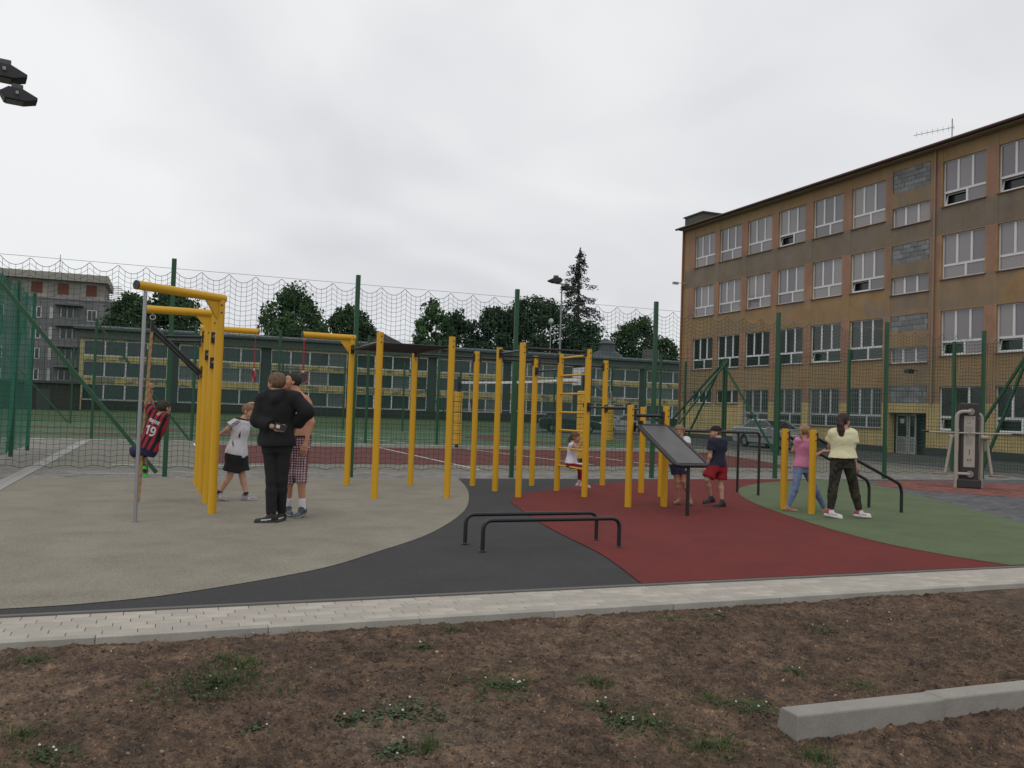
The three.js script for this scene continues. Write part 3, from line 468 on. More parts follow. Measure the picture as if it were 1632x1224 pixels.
  part('gutter', sweep([V(U - 0.52, 14.36, -51.95), V(U - 0.52, 14.36, -11.5)], 0.075, 10), brown, t);
  part('soffit', box(U - 0.4, U, 14.24, 14.3, -51.6, -11.7), M(0.3, 0.24, 0.17, 0.9), t);
  part('parapet_block', [box(U + 0.1, U + 3.2, 14.44, 15.2, -51.8, -49.6), box(U, U + 3.3, 15.2, 15.28, -51.9, -49.5)], concrete(0.14, 0.135, 0.115), t);
  part('downpipe', sweep([V(U - 0.1, 14.3, -51.62), V(U - 0.1, 0, -51.62)], 0.07, 10), M(0.26, 0.1, 0.05, 0.7), t);
  for (const v of [30.35, 14.2]) part('downpipe', sweep([V(U - 0.07, 14.25, -v), V(U - 0.07, 2.4, -v)], 0.045, 8), M(0.3, 0.2, 0.12, 0.7), t);
  const an = part('aerial', [bar(V(U + 2, 14.4, -31.3), V(U + 2, 16.35, -31.3), 0.025, 6), bar(V(U + 2, 15.9, -31.2), V(U + 0.9, 15.72, -32.6), 0.014, 5), ...[0, 1, 2, 3, 4, 5, 6, 7].map((k) => bar(V(U + 2 - k * 0.145, 15.9 - k * 0.023 - 0.13, -31.2 - k * 0.185), V(U + 2 - k * 0.145, 15.9 - k * 0.023 + 0.13, -31.2 - k * 0.185), 0.01, 4))], M(0.2, 0.2, 0.21, 0.5), t);
  part('wall_lamp', [bar(V(U, 3.95, -31.2), V(U - 0.5, 4.0, -31.2), 0.02, 6), box(U - 0.75, U - 0.4, 3.8, 3.98, -31.3, -31.05)], black, t);
  part('wall_camera', [bar(V(U, 10.6, -51.3), V(U - 0.6, 10.6, -51.5), 0.02, 6), box(U - 0.9, U - 0.5, 10.5, 10.66, -51.62, -51.45)], M(0.4, 0.4, 0.4, 0.5), t);
}
// ---------- the long low school block across the pitch ----------
{
  const Vv = 105, t = thing('annex_building', 'long three-storey yellow block with ribbon windows across the pitch', 'building'), z = -Vv;
  const span = [0, 1, 2].map((s) => tex(512, 64, (a, b, i, j) => { const n = fbm(a * 24, b * 3, s * 7, 4), g = fbm(a * 9, b * 1.5, s + 3, 3); const k = step(0.5, 0.66, g); return [mix(0.76, 0.5, k) + 0.14 * (n - 0.5), mix(0.69, 0.49, k) + 0.14 * (n - 0.5), mix(0.45, 0.42, k) + 0.1 * (n - 0.5)]; }, [1, 1]));
  const yel = span.map((m) => new THREE.MeshStandardMaterial({ map: m, roughness: 0.95, color: C(0.8, 0.8, 0.8) }));
  const x0 = -8.5, x1 = 68; const strips = []; for (let k = -1; k < 7; k++) strips.push(0.6 + 10.08 * k);
  part('fascia', box(x0 - 0.5, x1 + 0.5, 7.75, 8.7, z - 0.2, z + 0.25), concrete(0.18, 0.19, 0.18), t);
  part('roof', [box(x0 - 1, x1 + 1, 8.7, 8.95, z - 14, z + 0.9), (() => { const s = new THREE.Shape(); s.moveTo(0, 0); s.lineTo(7.5, 0.75); s.lineTo(15, 0); s.closePath(); return new THREE.ExtrudeGeometry(s, { depth: x1 - x0 + 2, bevelEnabled: false }).rotateY(Math.PI / 2).translate(x0 - 1, 8.952, z + 0.9); })()], M(0.075, 0.085, 0.09, 0.85), t);
  part('core', box(x0, x1, 0, 7.75, z - 14, z - 0.35), M(0.03, 0.035, 0.035, 0.9), t);
  part('plinth', box(x0, x1, -0.05, 1.0, z - 0.35, z - 0.01), concrete(0.04, 0.037, 0.035), t);
  const ys = [[1.05, 2.82], [3.56, 5.27], [5.88, 7.58]], sp = [[2.82, 3.56], [5.27, 5.88], [7.58, 7.75]];
  const gl = new THREE.MeshPhysicalMaterial({ color: C(0.03, 0.05, 0.05), roughness: 0.12 });
  const glC = new THREE.MeshPhysicalMaterial({ color: C(0.1, 0.12, 0.115), roughness: 0.2 });
  strips.forEach((s, k) => {
    const a = Math.max(s + 0.6, x0), b = Math.min(s + 9.5, x1); if (b - a < 2) return;
    if (s > x0) part('recess_strip', box(s - 0.58, s + 0.6, 1.0, 7.75, z - 0.35, z - 0.22), M(0.045, 0.055, 0.055, 0.9), t);
    sp.forEach(([l, h], r) => part('spandrel', box(a, b, l, h, z - 0.35, z + 0.02), yel[(k + r) % 3], t));
    const n = Math.max(1, Math.round((b - a) / 2.22)), w = (b - a) / n;
    ys.forEach(([l, h], r) => { for (let q = 0; q < n; q++) {
      const p = a + q * w, g = new THREE.Group(); g.name = 'window'; t.add(g);
      const e = p + w, f = 0.075;
      part('frame', [box(p, e, l, l + 0.13, z - 0.25, z - 0.05), box(p, e, h - f, h, z - 0.25, z - 0.05), box(p + 0.002, p + f, l + 0.13, h - f, z - 0.25, z - 0.05), box(e - f, e - 0.002, l + 0.13, h - f, z - 0.25, z - 0.05)], whiteFrame, g);
      for (const [c, d] of [[p + f, e - f]]) part('pane', box(c, d, l + 0.13, h - f, z - 0.22, z - 0.2), hash3(q, r, k * 7) > 0.8 ? glC : gl, g);
    } });
  });
  part('end_pier', box(x0 - 0.35, x0, -0.05, 7.75, z - 13.9, z + 0.05), M(0.4, 0.35, 0.16, 0.9), t);
  part('roof_dome', [new THREE.SphereGeometry(2.1, 20, 10, 0, 6.3, 0, 1.5).scale(1.3, 0.75, 1).translate(59.5, 9.2, z - 8), new THREE.CylinderGeometry(1.1, 1.3, 1.3, 12).translate(59.5, 11.0, z - 8), new THREE.ConeGeometry(1.4, 0.8, 12).translate(59.5, 12.0, z - 8)], M(0.05, 0.06, 0.065, 0.6), t);
  part('chimney', box(66, 68, 8.95, 11.2, z - 9, z - 7.5), M(0.12, 0.11, 0.1, 0.9), t);
}
// grey flats behind
{
  const z = -135, t = thing('apartment_block', 'grey apartment block with beige top floor and balconies behind the trees', 'building');
  const wallT = tex(512, 512, (a, b, i, j) => 0.7 + 0.25 * (fbm(a * 8, b * 8, 2, 5, 8) - 0.5) + 0.08 * (hash3(i, j, 2) - 0.5), [1 / 12, 1 / 12]);
  const wm = M(0.4, 0.39, 0.4, 0.95, { map: wallT }), top = M(0.6, 0.54, 0.48, 0.95, { map: wallT }), red = M(0.16, 0.05, 0.035, 0.9);
  const m3 = (g) => { const p = g.attributes.position, uv = g.attributes.uv; for (let i = 0; i < uv.count; i++) uv.setXY(i, p.getX(i), p.getY(i)); return g; };
  part('wall', m3(box(-45, -6.6, -0.1, 14.9, z - 13, z)), wm, t);
  part('top_storey', m3(box(-45, -8.7, 14.9, 17.4, z - 12, z - 0.4)), top, t);
  part('roof', m3(box(-46, -8.2, 17.4, 18.4, z - 13, z + 0.3)), M(0.34, 0.31, 0.28, 0.9), t);
  part('ledge', m3(box(-45, -6.4, 14.75, 14.95, z - 13, z + 0.12)), M(0.26, 0.25, 0.25, 0.9), t);
  const gls = new THREE.MeshPhysicalMaterial({ color: C(0.04, 0.045, 0.05), roughness: 0.15 });
  const w = (x0, x1, y0, y1, m = gls, zz = z) => { const g = new THREE.Group(); g.name = 'window'; t.add(g); part('pane', box(x0 + 0.1, x1 - 0.1, y0 + 0.1, y1 - 0.1, zz - 0.05, zz + 0.03), m, g); part('frame', [box(x0, x1, y0, y0 + 0.1, zz - 0.05, zz + 0.07), box(x0, x1, y1 - 0.1, y1, zz - 0.05, zz + 0.07), box(x0, x0 + 0.1, y0 + 0.1, y1 - 0.1, zz - 0.05, zz + 0.07), box(x1 - 0.1, x1, y0 + 0.1, y1 - 0.1, zz - 0.05, zz + 0.07), box((x0 + x1) / 2 - 0.05, (x0 + x1) / 2 + 0.05, y0 + 0.1, y1 - 0.1, zz - 0.05, zz + 0.06)], m === red ? red : whiteFrame, g); };
  for (const x of [-25, -21, -17.2, -13.95, -10.4]) w(x - 0.6, x + 0.75, 15.5, 17.0, red, z - 0.4);
  for (let r = 0; r < 5; r++) { const y = 12.0 - r * 2.85; if (y < 0) continue; for (const x of [-25, -21.5, -17.0]) w(x - 0.55, x + 0.65, y, y + 1.55); w(-15.35, -14.95, y, y + 1.6); if (r < 4) w(-10.7, -9.5, y - 0.1, y + 1.5); else w(-10.7, -9.5, y, y + 1.4);
    if (y > 2) { // balcony
      const b = new THREE.Group(); b.name = 'balcony'; t.add(b);
      part('slab', box(-14.6, -11.6, y - 1.0, y - 0.85, z, z + 1.4), wm, b); part('railing', [box(-14.6, -11.6, y - 0.85, y + 0.15, z + 1.34, z + 1.4)], M(0.15, 0.15, 0.15, 0.8), b); part('balcony_door', box(-13.9, -12.5, y - 0.85, y + 1.5, z, z + 0.05), gls, b); part('door_frame', [box(-13.25, -13.15, y - 0.85, y + 1.5, z + 0.05, z + 0.1), box(-12.5, -12.4, y - 0.85, y + 1.5, z, z + 0.1), box(-14, -13.9, y - 0.85, y + 1.5, z, z + 0.1)], whiteFrame, b); } }
  part('canopy', box(-14.7, -11.2, 13.85, 14.0, z, z + 1.5), M(0.14, 0.14, 0.14, 0.9), t);
  part('aerial', bar(V(-14.8, 18.4, z - 4), V(-14.8, 21.5, z - 4), 0.05, 5), M(0.3, 0.3, 0.3, 0.6), t);
  const lat = []; for (let k = 0; k < 9; k++) lat.push(box(-8.6 + 0.05 * k, -5.4 - 0.2 * (k % 2) + 0.28 * (4 - k), 15.05 + k * 0.28, 15.13 + k * 0.28, z - 2, z - 1.92)); part('roof_railing', lat, M(0.2, 0.2, 0.2, 0.7), t);
}
{ // low brick shed and dark roof between the trees
  const t = thing('brick_shed', 'low dark brick shed at the far left end of the yellow block', 'shed', null, [-12.5, 0, -96]);
  part('wall', [box(-5.4, 4.2, -0.05, 2.6, -5, 0)], M(0.055, 0.04, 0.036, 0.95, { map: concreteT }), t); part('roof', box(-5.7, 4.5, 2.6, 2.8, -5.3, 0.3), M(0.06, 0.06, 0.06, 0.9), t); part('door', box(0.8, 2.0, -0.05, 2.05, 0.002, 0.05), M(0.04, 0.05, 0.05, 0.7), t);
  const h = thing('tiled_house', 'dark hipped roof rising behind the yellow block between two trees', 'house', null, [28, 0, -132]);
  part('wall', box(-6, 7, -0.1, 10.2, -9, 0), M(0.3, 0.27, 0.22, 0.9), h);
  const s = new THREE.BufferGeometry(); const A = [-7, 10.2, 0.8], B = [8, 10.2, 0.8], Cc = [8, 10.2, -10], D = [-7, 10.2, -10], E = [-2, 13.4, -4.6], F = [3, 13.4, -4.6];
  s.setAttribute('position', new THREE.Float32BufferAttribute([A, B, F, A, F, E, B, Cc, F, Cc, D, E, Cc, E, F, D, A, E, A, D, Cc, A, Cc, B].flat(), 3)); s.computeVertexNormals(); part('roof', clean(s), M(0.05, 0.036, 0.032, 0.9), h);
}
// ---------- trees ----------
function leafGeo(n, place, size, colFn) { // many small leaf faces
  const pos = new Float32Array(n * 18), col = new Float32Array(n * 18), nor = new Float32Array(n * 18); let o = 0;
  for (let i = 0; i < n; i++) {
    const { p, out } = place(i), s = size * rr(0.6, 1.35); const d = V(rr(-1, 1), rr(-1, 1), rr(-1, 1)).addScaledVector(out, 0.9).normalize(), a = V(rr(-1, 1), rr(-1, 1), rr(-1, 1)).cross(d).normalize(), b = d.clone().cross(a);
    const q = [[-0.5, -0.1], [0, -0.55], [0.5, 0.1], [-0.5, -0.1], [0.5, 0.1], [-0.05, 0.55]], c = colFn(p, i);
    for (const [u, w] of q) { pos[o] = p.x + a.x * u * s + b.x * w * s; pos[o + 1] = p.y + a.y * u * s + b.y * w * s; pos[o + 2] = p.z + a.z * u * s + b.z * w * s; col[o] = c[0]; col[o + 1] = c[1]; col[o + 2] = c[2]; nor[o] = d.x; nor[o + 1] = d.y; nor[o + 2] = d.z; o += 3; }
  }
  const g = new THREE.BufferGeometry(); g.setAttribute('position', new THREE.BufferAttribute(pos, 3)); g.setAttribute('normal', new THREE.BufferAttribute(nor, 3)); g.setAttribute('color', new THREE.BufferAttribute(col, 3)); g.setAttribute('uv', new THREE.BufferAttribute(new Float32Array(n * 12), 2)); return g;
}
const leafM = new THREE.MeshPhysicalMaterial({ vertexColors: true, roughness: 0.75, side: THREE.DoubleSide, specularIntensity: 0.3 }), bark = M(0.07, 0.055, 0.045, 0.95);
function broadleaf(label, x, v, top, rx, ry, n, tint, sz = 0.34) {
  const t = thing('broadleaf_tree', label, 'tree', 'trees behind the yellow block', [x, 0, -v]);
  const cy = top - ry; const clumps = [];
  for (let i = 0; i < 85; i++) { let p; do p = V(rr(-1, 1), rr(-1, 1), rr(-1, 1)); while (p.length() > 1); p.setLength(Math.pow(p.length(), 0.6)); const w = 1 - 0.25 * Math.max(0, p.y); clumps.push({ c: V(p.x * rx * 0.86 * w, cy + p.y * ry * 0.88, p.z * rx * 0.86 * w), r: rr(0.19, 0.34) * Math.min(rx, ry), k: rr(0.75, 1.25) }); }
  const trunkTop = V(0, cy, 0); part('trunk', [sweep([V(0, -0.1, 0), V(0.1, cy * 0.4, 0), V(0, cy * 0.75, 0.1), trunkTop], (i) => 0.34 - 0.07 * i, 9), ...clumps.slice(0, 14).map((q) => sweep([V(0, cy * 0.7, 0), q.c.clone().multiplyScalar(0.5).add(V(0, cy * 0.42, 0)), q.c], (i) => 0.13 - 0.045 * i, 5))], bark, t);
  part('crown', leafGeo(n, (i) => { const q = clumps[(rnd() * clumps.length) | 0]; const d = V(rr(-1, 1), rr(-1, 1), rr(-1, 1)).normalize(); const p = q.c.clone().addScaledVector(d, q.r * Math.pow(rnd(), 0.35) * rr(0.8, 1.12)); p.k = q.k; return { p, out: d }; }, sz, (p) => { const k = (p.k || 1) * rr(0.7, 1.3); return [tint[0] * k, tint[1] * k, tint[2] * k * rr(0.8, 1.2)]; }), leafM, t);
}
const tA = [0.05, 0.082, 0.034], tB = [0.055, 0.1, 0.036], tC = [0.036, 0.06, 0.03];
broadleaf('round tree in front of the grey apartment block', -4.6, 122, 15.0, 3.7, 4.6, 7500, tA);
broadleaf('round tree just behind the tall post left of the rope beam', 0.4, 125, 16.6, 4.6, 5.2, 9500, tA);
broadleaf('large full tree above the hanging rings', 15.9, 124, 17.9, 5.0, 6.4, 13500, tB);
broadleaf('smaller round tree behind the second tall green post', 24.3, 126, 16.4, 3.8, 5, 7500, tA);
broadleaf('light green tree above the monkey bars', 37.5, 128, 18.2, 3.6, 6.4, 9500, [0.06, 0.115, 0.04]);
broadleaf('pointed tree between the monkey bars and the broad dark trees', 42.6, 131, 17.4, 3.6, 6, 8500, tC);
broadleaf('broad dark tree standing lower on the near side of the tallest crown', 48.4, 129, 18.3, 5.0, 7.2, 12500, tC);
broadleaf('tallest broad dark tree next to the floodlight mast', 55.4, 130, 21.3, 6.6, 8.4, 20000, tC);
broadleaf('dark tree filling the space below the spruce', 63.6, 128, 17.4, 5.6, 6.6, 13000, tC);
broadleaf('round tree at the end of the row close to the corner of the school', 72.6, 127, 18.3, 5.0, 6.2, 11000, tA);
broadleaf('low bushy tree left of the school corner behind the roof dome', 77.3, 126, 14.8, 2.6, 3.4, 3000, tA);
{
  const t = thing('spruce_tree', 'tall ragged spruce rising above all other trees', 'tree', 'trees behind the yellow block', [64.9, 0, -134]);
  part('trunk', sweep([V(0, -0.1, 0), V(0.1, 12, 0), V(-0.1, 22, 0), V(0, 29.4, 0)], (i) => [0.36, 0.24, 0.13, 0.03][i], 8), bark, t);
  const pts = [], br = [];
  for (let y = 8; y < 29.2; y += rr(0.09, 0.24)) { const L = (30.4 - y) * 0.36 * rr(0.45, 1.25) + 0.35, a = rr(0, 6.283), sag = 0.26 * L;
    const end = V(Math.cos(a) * L, y - sag, Math.sin(a) * L), mid = V(Math.cos(a) * L * 0.5, y - sag * 0.75, Math.sin(a) * L * 0.5); br.push(sweep([V(0, y, 0), mid, end], (i) => 0.06 - 0.02 * i, 4));
    const k = Math.round(26 * L + 8); for (let i = 0; i < k; i++) { const f = Math.pow(rnd(), 0.7), q = f < 0.5 ? V(0, y, 0).lerp(mid, f * 2) : mid.clone().lerp(end, f * 2 - 1); pts.push({ p: V(q.x + rr(-0.32, 0.32), q.y - Math.pow(rnd(), 1.4) * 0.95 * (1.2 - f * 0.5), q.z + rr(-0.24, 0.24)), out: V(0, -0.4, 0) }); } }
  for (let i = 0; i < 160; i++) { const y = rr(26.5, 29.7); pts.push({ p: V(rr(-1, 1) * (30 - y) * 0.2, y, rr(-1, 1) * (30 - y) * 0.2), out: V(0, 1, 0) }); }
  part('branches', br, bark, t); part('crown', leafGeo(pts.length, (i) => pts[i], 0.25, () => { const k = rr(0.6, 1.3); return [0.05 * k, 0.056 * k, 0.04 * k]; }), leafM, t);
}
// ---------- floodlights ----------
const galv = M(0.3, 0.31, 0.31, 0.5, { metalness: 0.5 }), lampBody = M(0.03, 0.03, 0.033, 0.6);
function floodHead(parent, x, y, z, ry, s = 1) {
  const h = new THREE.Group(); h.name = 'floodlight'; h.position.set(x, y, z); h.rotation.y = ry; h.scale.setScalar(s); parent.add(h);
  const sh = new THREE.Shape(); sh.moveTo(-0.34, 0.02); sh.lineTo(-0.2, 0.13); sh.lineTo(0.08, 0.12); sh.lineTo(0.38, -0.02); sh.lineTo(0.38, -0.06); sh.lineTo(0.14, -0.13); sh.lineTo(-0.26, -0.12); sh.closePath();
  part('housing', new THREE.ExtrudeGeometry(sh, { depth: 0.44, bevelEnabled: true, bevelSize: 0.02, bevelThickness: 0.02, bevelSegments: 2 }).translate(0, 0, -0.22), lampBody, h);
  part('glass', box(-0.24, 0.12, -0.16, -0.153, -0.19, 0.19), new THREE.MeshPhysicalMaterial({ color: C(0.1, 0.09, 0.1), roughness: 0.1 }), h);
  part('ballast', rbox(0.24, 0.13, 0.24, 0.02).translate(-0.02, 0.2, 0), M(0.09, 0.09, 0.09, 0.6), h);
  part('bracket', box(-0.06, 0.0, -0.02, 0.05, 0.25, 0.29), galv, h);
}
{
  const t = thing('floodlight_mast', 'slim galvanised floodlight mast in front of the spruce', 'light mast', 'floodlight masts', [25.3, 0, -55]);
  part('pole', bar(V(0, 0, 0), V(0, 10.4, 0), 0.1, 10, 0.05), galv, t); part('crossarm', beam(V(-0.5, 10.35, 0), V(0.5, 10.35, 0), 0.08, 0.08), galv, t);
  floodHead(t, -0.55, 10.55, 0.1, Math.PI - 0.1, 1.25); floodHead(t, 0.35, 10.1, 0.1, 0.2, 1.1);
  const s = thing('floodlight_mast', 'floodlight heads poking into the sky at the upper left edge', 'light mast', 'floodlight masts', [-4.4, 0, -20]);
  part('pole', bar(V(0, 0, 0), V(0, 8.2, 0), 0.1, 12, 0.055), galv, s); part('crossarm', [beam(V(-1, 7.5, 0), V(1.4, 7.5, 0), 0.09, 0.07), beam(V(-1, 7.4, 0.12), V(1.0, 7.42, 0.12), 0.05, 0.05)], galv, s);
  floodHead(s, 1.13, 7.85, 0.1, 0.2, 0.95); floodHead(s, 1.38, 7.4, 0.15, 0.2, 0.85); floodHead(s, -0.7, 7.8, 0, 2.9, 1);
  const l = thing('street_lamp', 'thin street lamp with round head among the far trees', 'street lamp', null, [50, 0, -112]); part('pole', bar(V(0, 0, 0), V(0, 14.0, 0), 0.09, 8, 0.06), galv, l); part('lamp_head', new THREE.SphereGeometry(0.34, 14, 10).scale(1, 1.15, 1).translate(0, 14.2, 0), M(0.5, 0.5, 0.48, 0.4), l);
}
// ---------- volleyball and basketball gear ----------
const padY = M(0.62, 0.36, 0.03, 0.6), netW = M(0.72, 0.72, 0.72, 0.8);
function volleyPost(label, x, v, emblem) {
  const t = thing('volleyball_post', label, 'sports post', 'padded volleyball posts', [x, 0, -v]);
  part('pole', rbox(0.11, 2.6, 0.11, 0.012).translate(0, 1.3, 0), M(0.02, 0.024, 0.026, 0.5), t);
  const n = 5; for (let k = 0; k < n; k++) part('pad', rbox(0.27, 0.385, 0.25, 0.035, 3).translate(0, 0.1 + 0.2 + k * 0.392, 0), padY, t);
  part('lacing', box(0.06, 0.075, 0.1, 2.06, 0.124, 0.131), black, t);
  if (emblem) { for (const [y, w, h] of [[1.5, 0.05, 0.05], [1.62, 0.05, 0.05]]) part('emblem', new THREE.CylinderGeometry(w, w, 0.008, 18).rotateX(Math.PI / 2).translate(-0.01, y + 0.06 * (y > 1.6 ? 1 : -1), 0.128), black, t); part('emblem', box(-0.055, 0.045, 1.59, 1.65, 0.124, 0.132), black, t); }
  part('winch', rbox(0.09, 0.22, 0.1, 0.015).translate(0.05, 2.3, 0.08), black, t);
}
volleyPost('yellow padded volleyball post standing alone beyond the monkey bars', 10.05, 30.7);
volleyPost('yellow padded volleyball post with black emblem behind the wall bars', 11.18, 22.6, true);
{
  const t = thing('volleyball_net', 'volleyball net with white top tape between the padded posts', 'sports net'); const a = [10.07, 30.4], b = [11.16, 22.9];
  part('top_tape', (() => { const P = []; for (let i = 0; i <= 16; i++) { const f = i / 16; P.push(V(mix(a[0], b[0], f), 2.4 - 0.16 * f * (1 - f), -mix(a[1], b[1], f))); } const g = []; for (let i = 0; i < 16; i++) g.push(beam(P[i], P[i + 1], 0.012, 0.075)); return g; })(), netW, t);
  part('mesh', netting(a, b, 1.42, 2.36, 0.1, 0.0015, 1, 0, 0), M(0.03, 0.03, 0.03, 0.9), t);
  part('tension_rope', bar(V(10.3, 1.35, -30.0), V(10.25, 2.2, -30.1), 0.008, 5), netW, t); part('bottom_tape', beam(V(10.07, 1.42, -30.4), V(11.16, 1.42, -22.9), 0.008, 0.03), M(0.2, 0.2, 0.2, 0.9), t);
}
{
  const t = thing('basketball_stand', 'basketball stand with yellow padded post and grey arm by the parked cars', 'basketball hoop', null, [21.7, 0, -40.6]);
  part('pole', bar(V(0, 0, 0), V(0, 2.6, 0), 0.09, 12), galv, t); for (let k = 0; k < 4; k++) part('pad', rbox(0.3, 0.46, 0.3, 0.04, 3).translate(0, 0.25 + 0.47 * k, 0), padY, t);
  part('arm', [beam(V(0, 2.4, 0), V(-1.25, 2.95, 0.25), 0.12, 0.14), beam(V(0.05, 2.1, 0), V(-0.3, 2.6, 0.06), 0.08, 0.08), beam(V(-1.25, 3.2, 0.1), V(-1.8, 3.3, 0.2), 0.08, 0.3)], galv, t);
  part('backboard', box(-2.0, -1.95, 2.85, 3.75, -0.55, 0.75), M(0.62, 0.62, 0.62, 0.5), t); part('hoop', new THREE.TorusGeometry(0.225, 0.012, 8, 24).rotateX(Math.PI / 2).translate(-2.3, 3.0, 0.1), M(0.5, 0.08, 0.02, 0.5), t);
}
// ---------- parked cars ----------
const tyreM = M(0.012, 0.012, 0.013, 0.85), carGlass = new THREE.MeshPhysicalMaterial({ color: C(0.02, 0.024, 0.026), roughness: 0.06 }), tailM = M(0.25, 0.01, 0.01, 0.3), lightM = M(0.5, 0.52, 0.54, 0.15);
function car(label, paint, pos, ry, kind) {
  const t = thing('parked_car', label, 'car', 'cars parked by the school', pos, ry); const W = 0.86; // half width, car points along +x
  const sedan = kind === 'sedan', wagonTop = kind === 'wagon';
  const pm = new THREE.MeshPhysicalMaterial({ color: paint, roughness: 0.35, metalness: 0.35, clearcoat: 1, clearcoatRoughness: 0.06 });
  const s = new THREE.Shape(); s.moveTo(-2.15, 0.3);
  s.lineTo(-1.72, 0.24); s.absarc(-1.32, 0.3, 0.37, Math.PI, 0, true); s.lineTo(0.93, 0.24); s.absarc(1.32, 0.3, 0.37, Math.PI, 0, true); s.lineTo(2.1, 0.3); s.quadraticCurveTo(2.24, 0.42, 2.18, 0.62); s.quadraticCurveTo(2.05, 0.76, 1.6, 0.83); s.lineTo(0.95, 0.93);
  s.lineTo(-1.5, 0.97); s.quadraticCurveTo(-2.15, 0.96, -2.2, 0.86); s.quadraticCurveTo(-2.25, 0.5, -2.15, 0.3);
  const g = new THREE.ExtrudeGeometry(s, { depth: 2 * W - 0.12, bevelEnabled: true, bevelSize: 0.05, bevelThickness: 0.06, bevelSegments: 3, curveSegments: 16 }).translate(0, 0, -W + 0.06);
  const body = part('body', g, pm, t);
  // cabin: tapered shell
  const xr = sedan ? [-1.75, -1.05, 0.1, 0.98] : wagonTop ? [-2.1, -1.9, 0.15, 1.0] : [-2.0, -1.45, 0.2, 1.05]; const yt = 1.42, yb = 0.93, wi = W - 0.06, wt = W - 0.24;
  const hex = (a, b, c, d, y0, y1, w0, w1) => { const v = [[a, y0, w0], [d, y0, w0], [c, y1, w1], [b, y1, w1]], f = v.map((p) => p), k = v.map(([x, y, z]) => [x, y, -z]); const T = (p, q, r) => [...p, ...q, ...r]; const P = [...T(f[0], f[1], f[2]), ...T(f[0], f[2], f[3]), ...T(k[1], k[0], k[3]), ...T(k[1], k[3], k[2]), ...T(f[1], k[1], k[2]), ...T(f[1], k[2], f[2]), ...T(k[0], f[0], f[3]), ...T(k[0], f[3], k[3]), ...T(f[3], f[2], k[2]), ...T(f[3], k[2], k[3])]; const q = new THREE.BufferGeometry(); q.setAttribute('position', new THREE.Float32BufferAttribute(P, 3)); q.computeVertexNormals(); return clean(q); };
  part('greenhouse', hex(xr[0] + 0.06, xr[1] + 0.04, xr[2] - 0.04, xr[3] - 0.06, yb, yt - 0.05, wi, wt + 0.012), carGlass, t);
  part('roof', [hex(xr[1] - 0.03, xr[1] + 0.06, xr[2] - 0.06, xr[2] + 0.04, yt - 0.07, yt, wt + 0.025, wt - 0.05)], pm, t);
  for (const z of [-1, 1]) {
    const B = (x, xt, w) => beam(V(x, yb, z * (wi + 0.004)), V(xt, yt - 0.04, z * (wt + 0.02)), 0.03, w);
    for (const [a, b, w] of [[xr[3] - 0.03, xr[2] + 0.02, 0.07], [xr[0] + 0.04, xr[1], 0.16], [(xr[0] + xr[3]) / 2 + 0.05, (xr[1] + xr[2]) / 2 + 0.06, 0.09]]) part('pillar', B(a, b, w), pm, t);
    part('door_line', box(-0.33, -0.32, 0.32, 0.92, z * (W + 0.0025), z * (W + 0.001)), black, t); part('door_handle', box(-0.62, -0.45, 0.78, 0.81, z * W, z * (W + 0.025)), pm, t); part('side_strip', box(-0.9, 0.9, 0.55, 0.6, z * W, z * (W + 0.012)), M(0.05, 0.05, 0.05, 0.6), t); part('mirror', rbox(0.16, 0.11, 0.14, 0.03).translate(0.72, 1.0, z * (W + 0.1)), pm, t);
    for (const x of [-1.32, 1.32]) { const w = new THREE.Group(); w.name = 'wheel'; w.position.set(x, 0.3, z * (W - 0.1)); t.add(w); part('tyre', new THREE.TorusGeometry(0.235, 0.075, 10, 28).scale(1, 1, 1.25), tyreM, w); part('rim', [new THREE.CylinderGeometry(0.185, 0.185, 0.1, 20).rotateX(Math.PI / 2), ...[0, 1, 2, 3, 4].map((k) => box(-0.02, 0.02, 0.03, 0.18, z * 0.05, z * 0.075).rotateZ(k * 1.2566))], M(0.3, 0.31, 0.32, 0.35, { metalness: 0.6 }), w); }
    part('headlight', rbox(0.16, 0.13, 0.36, 0.04).translate(2.1, 0.66, z * 0.58), lightM, t); part('tail_light', rbox(0.1, 0.2, 0.24, 0.03).translate(-2.17, 0.78, z * 0.68), tailM, t);
  }
  part('grille', box(2.19, 2.215, 0.5, 0.66, -0.36, 0.36), black, t); part('number_plate', box(2.225, 2.24, 0.36, 0.47, -0.26, 0.26), M(0.65, 0.65, 0.62, 0.5), t); part('number_plate', box(-2.265, -2.25, 0.55, 0.66, -0.26, 0.26), M(0.65, 0.65, 0.62, 0.5), t);
  return t;
}
car('silver sedan parked between the court fence and the school wall', C(0.34, 0.35, 0.36), [28.35, -0.012, -35.7], -1.55, 'sedan');
car('dark green car parked beyond the wall bars', C(0.015, 0.03, 0.028), [27.2, -0.012, -57.0], -0.35, 'hatch');
car('pale silver car parked beyond the basketball stand', C(0.4, 0.42, 0.44), [31.6, -0.012, -56.6], Math.PI - 0.35, 'hatch');
car('dark blue car far off behind the teal side net', C(0.02, 0.025, 0.045), [-18.2, -0.012, -92.0], 0.3, 'wagon');
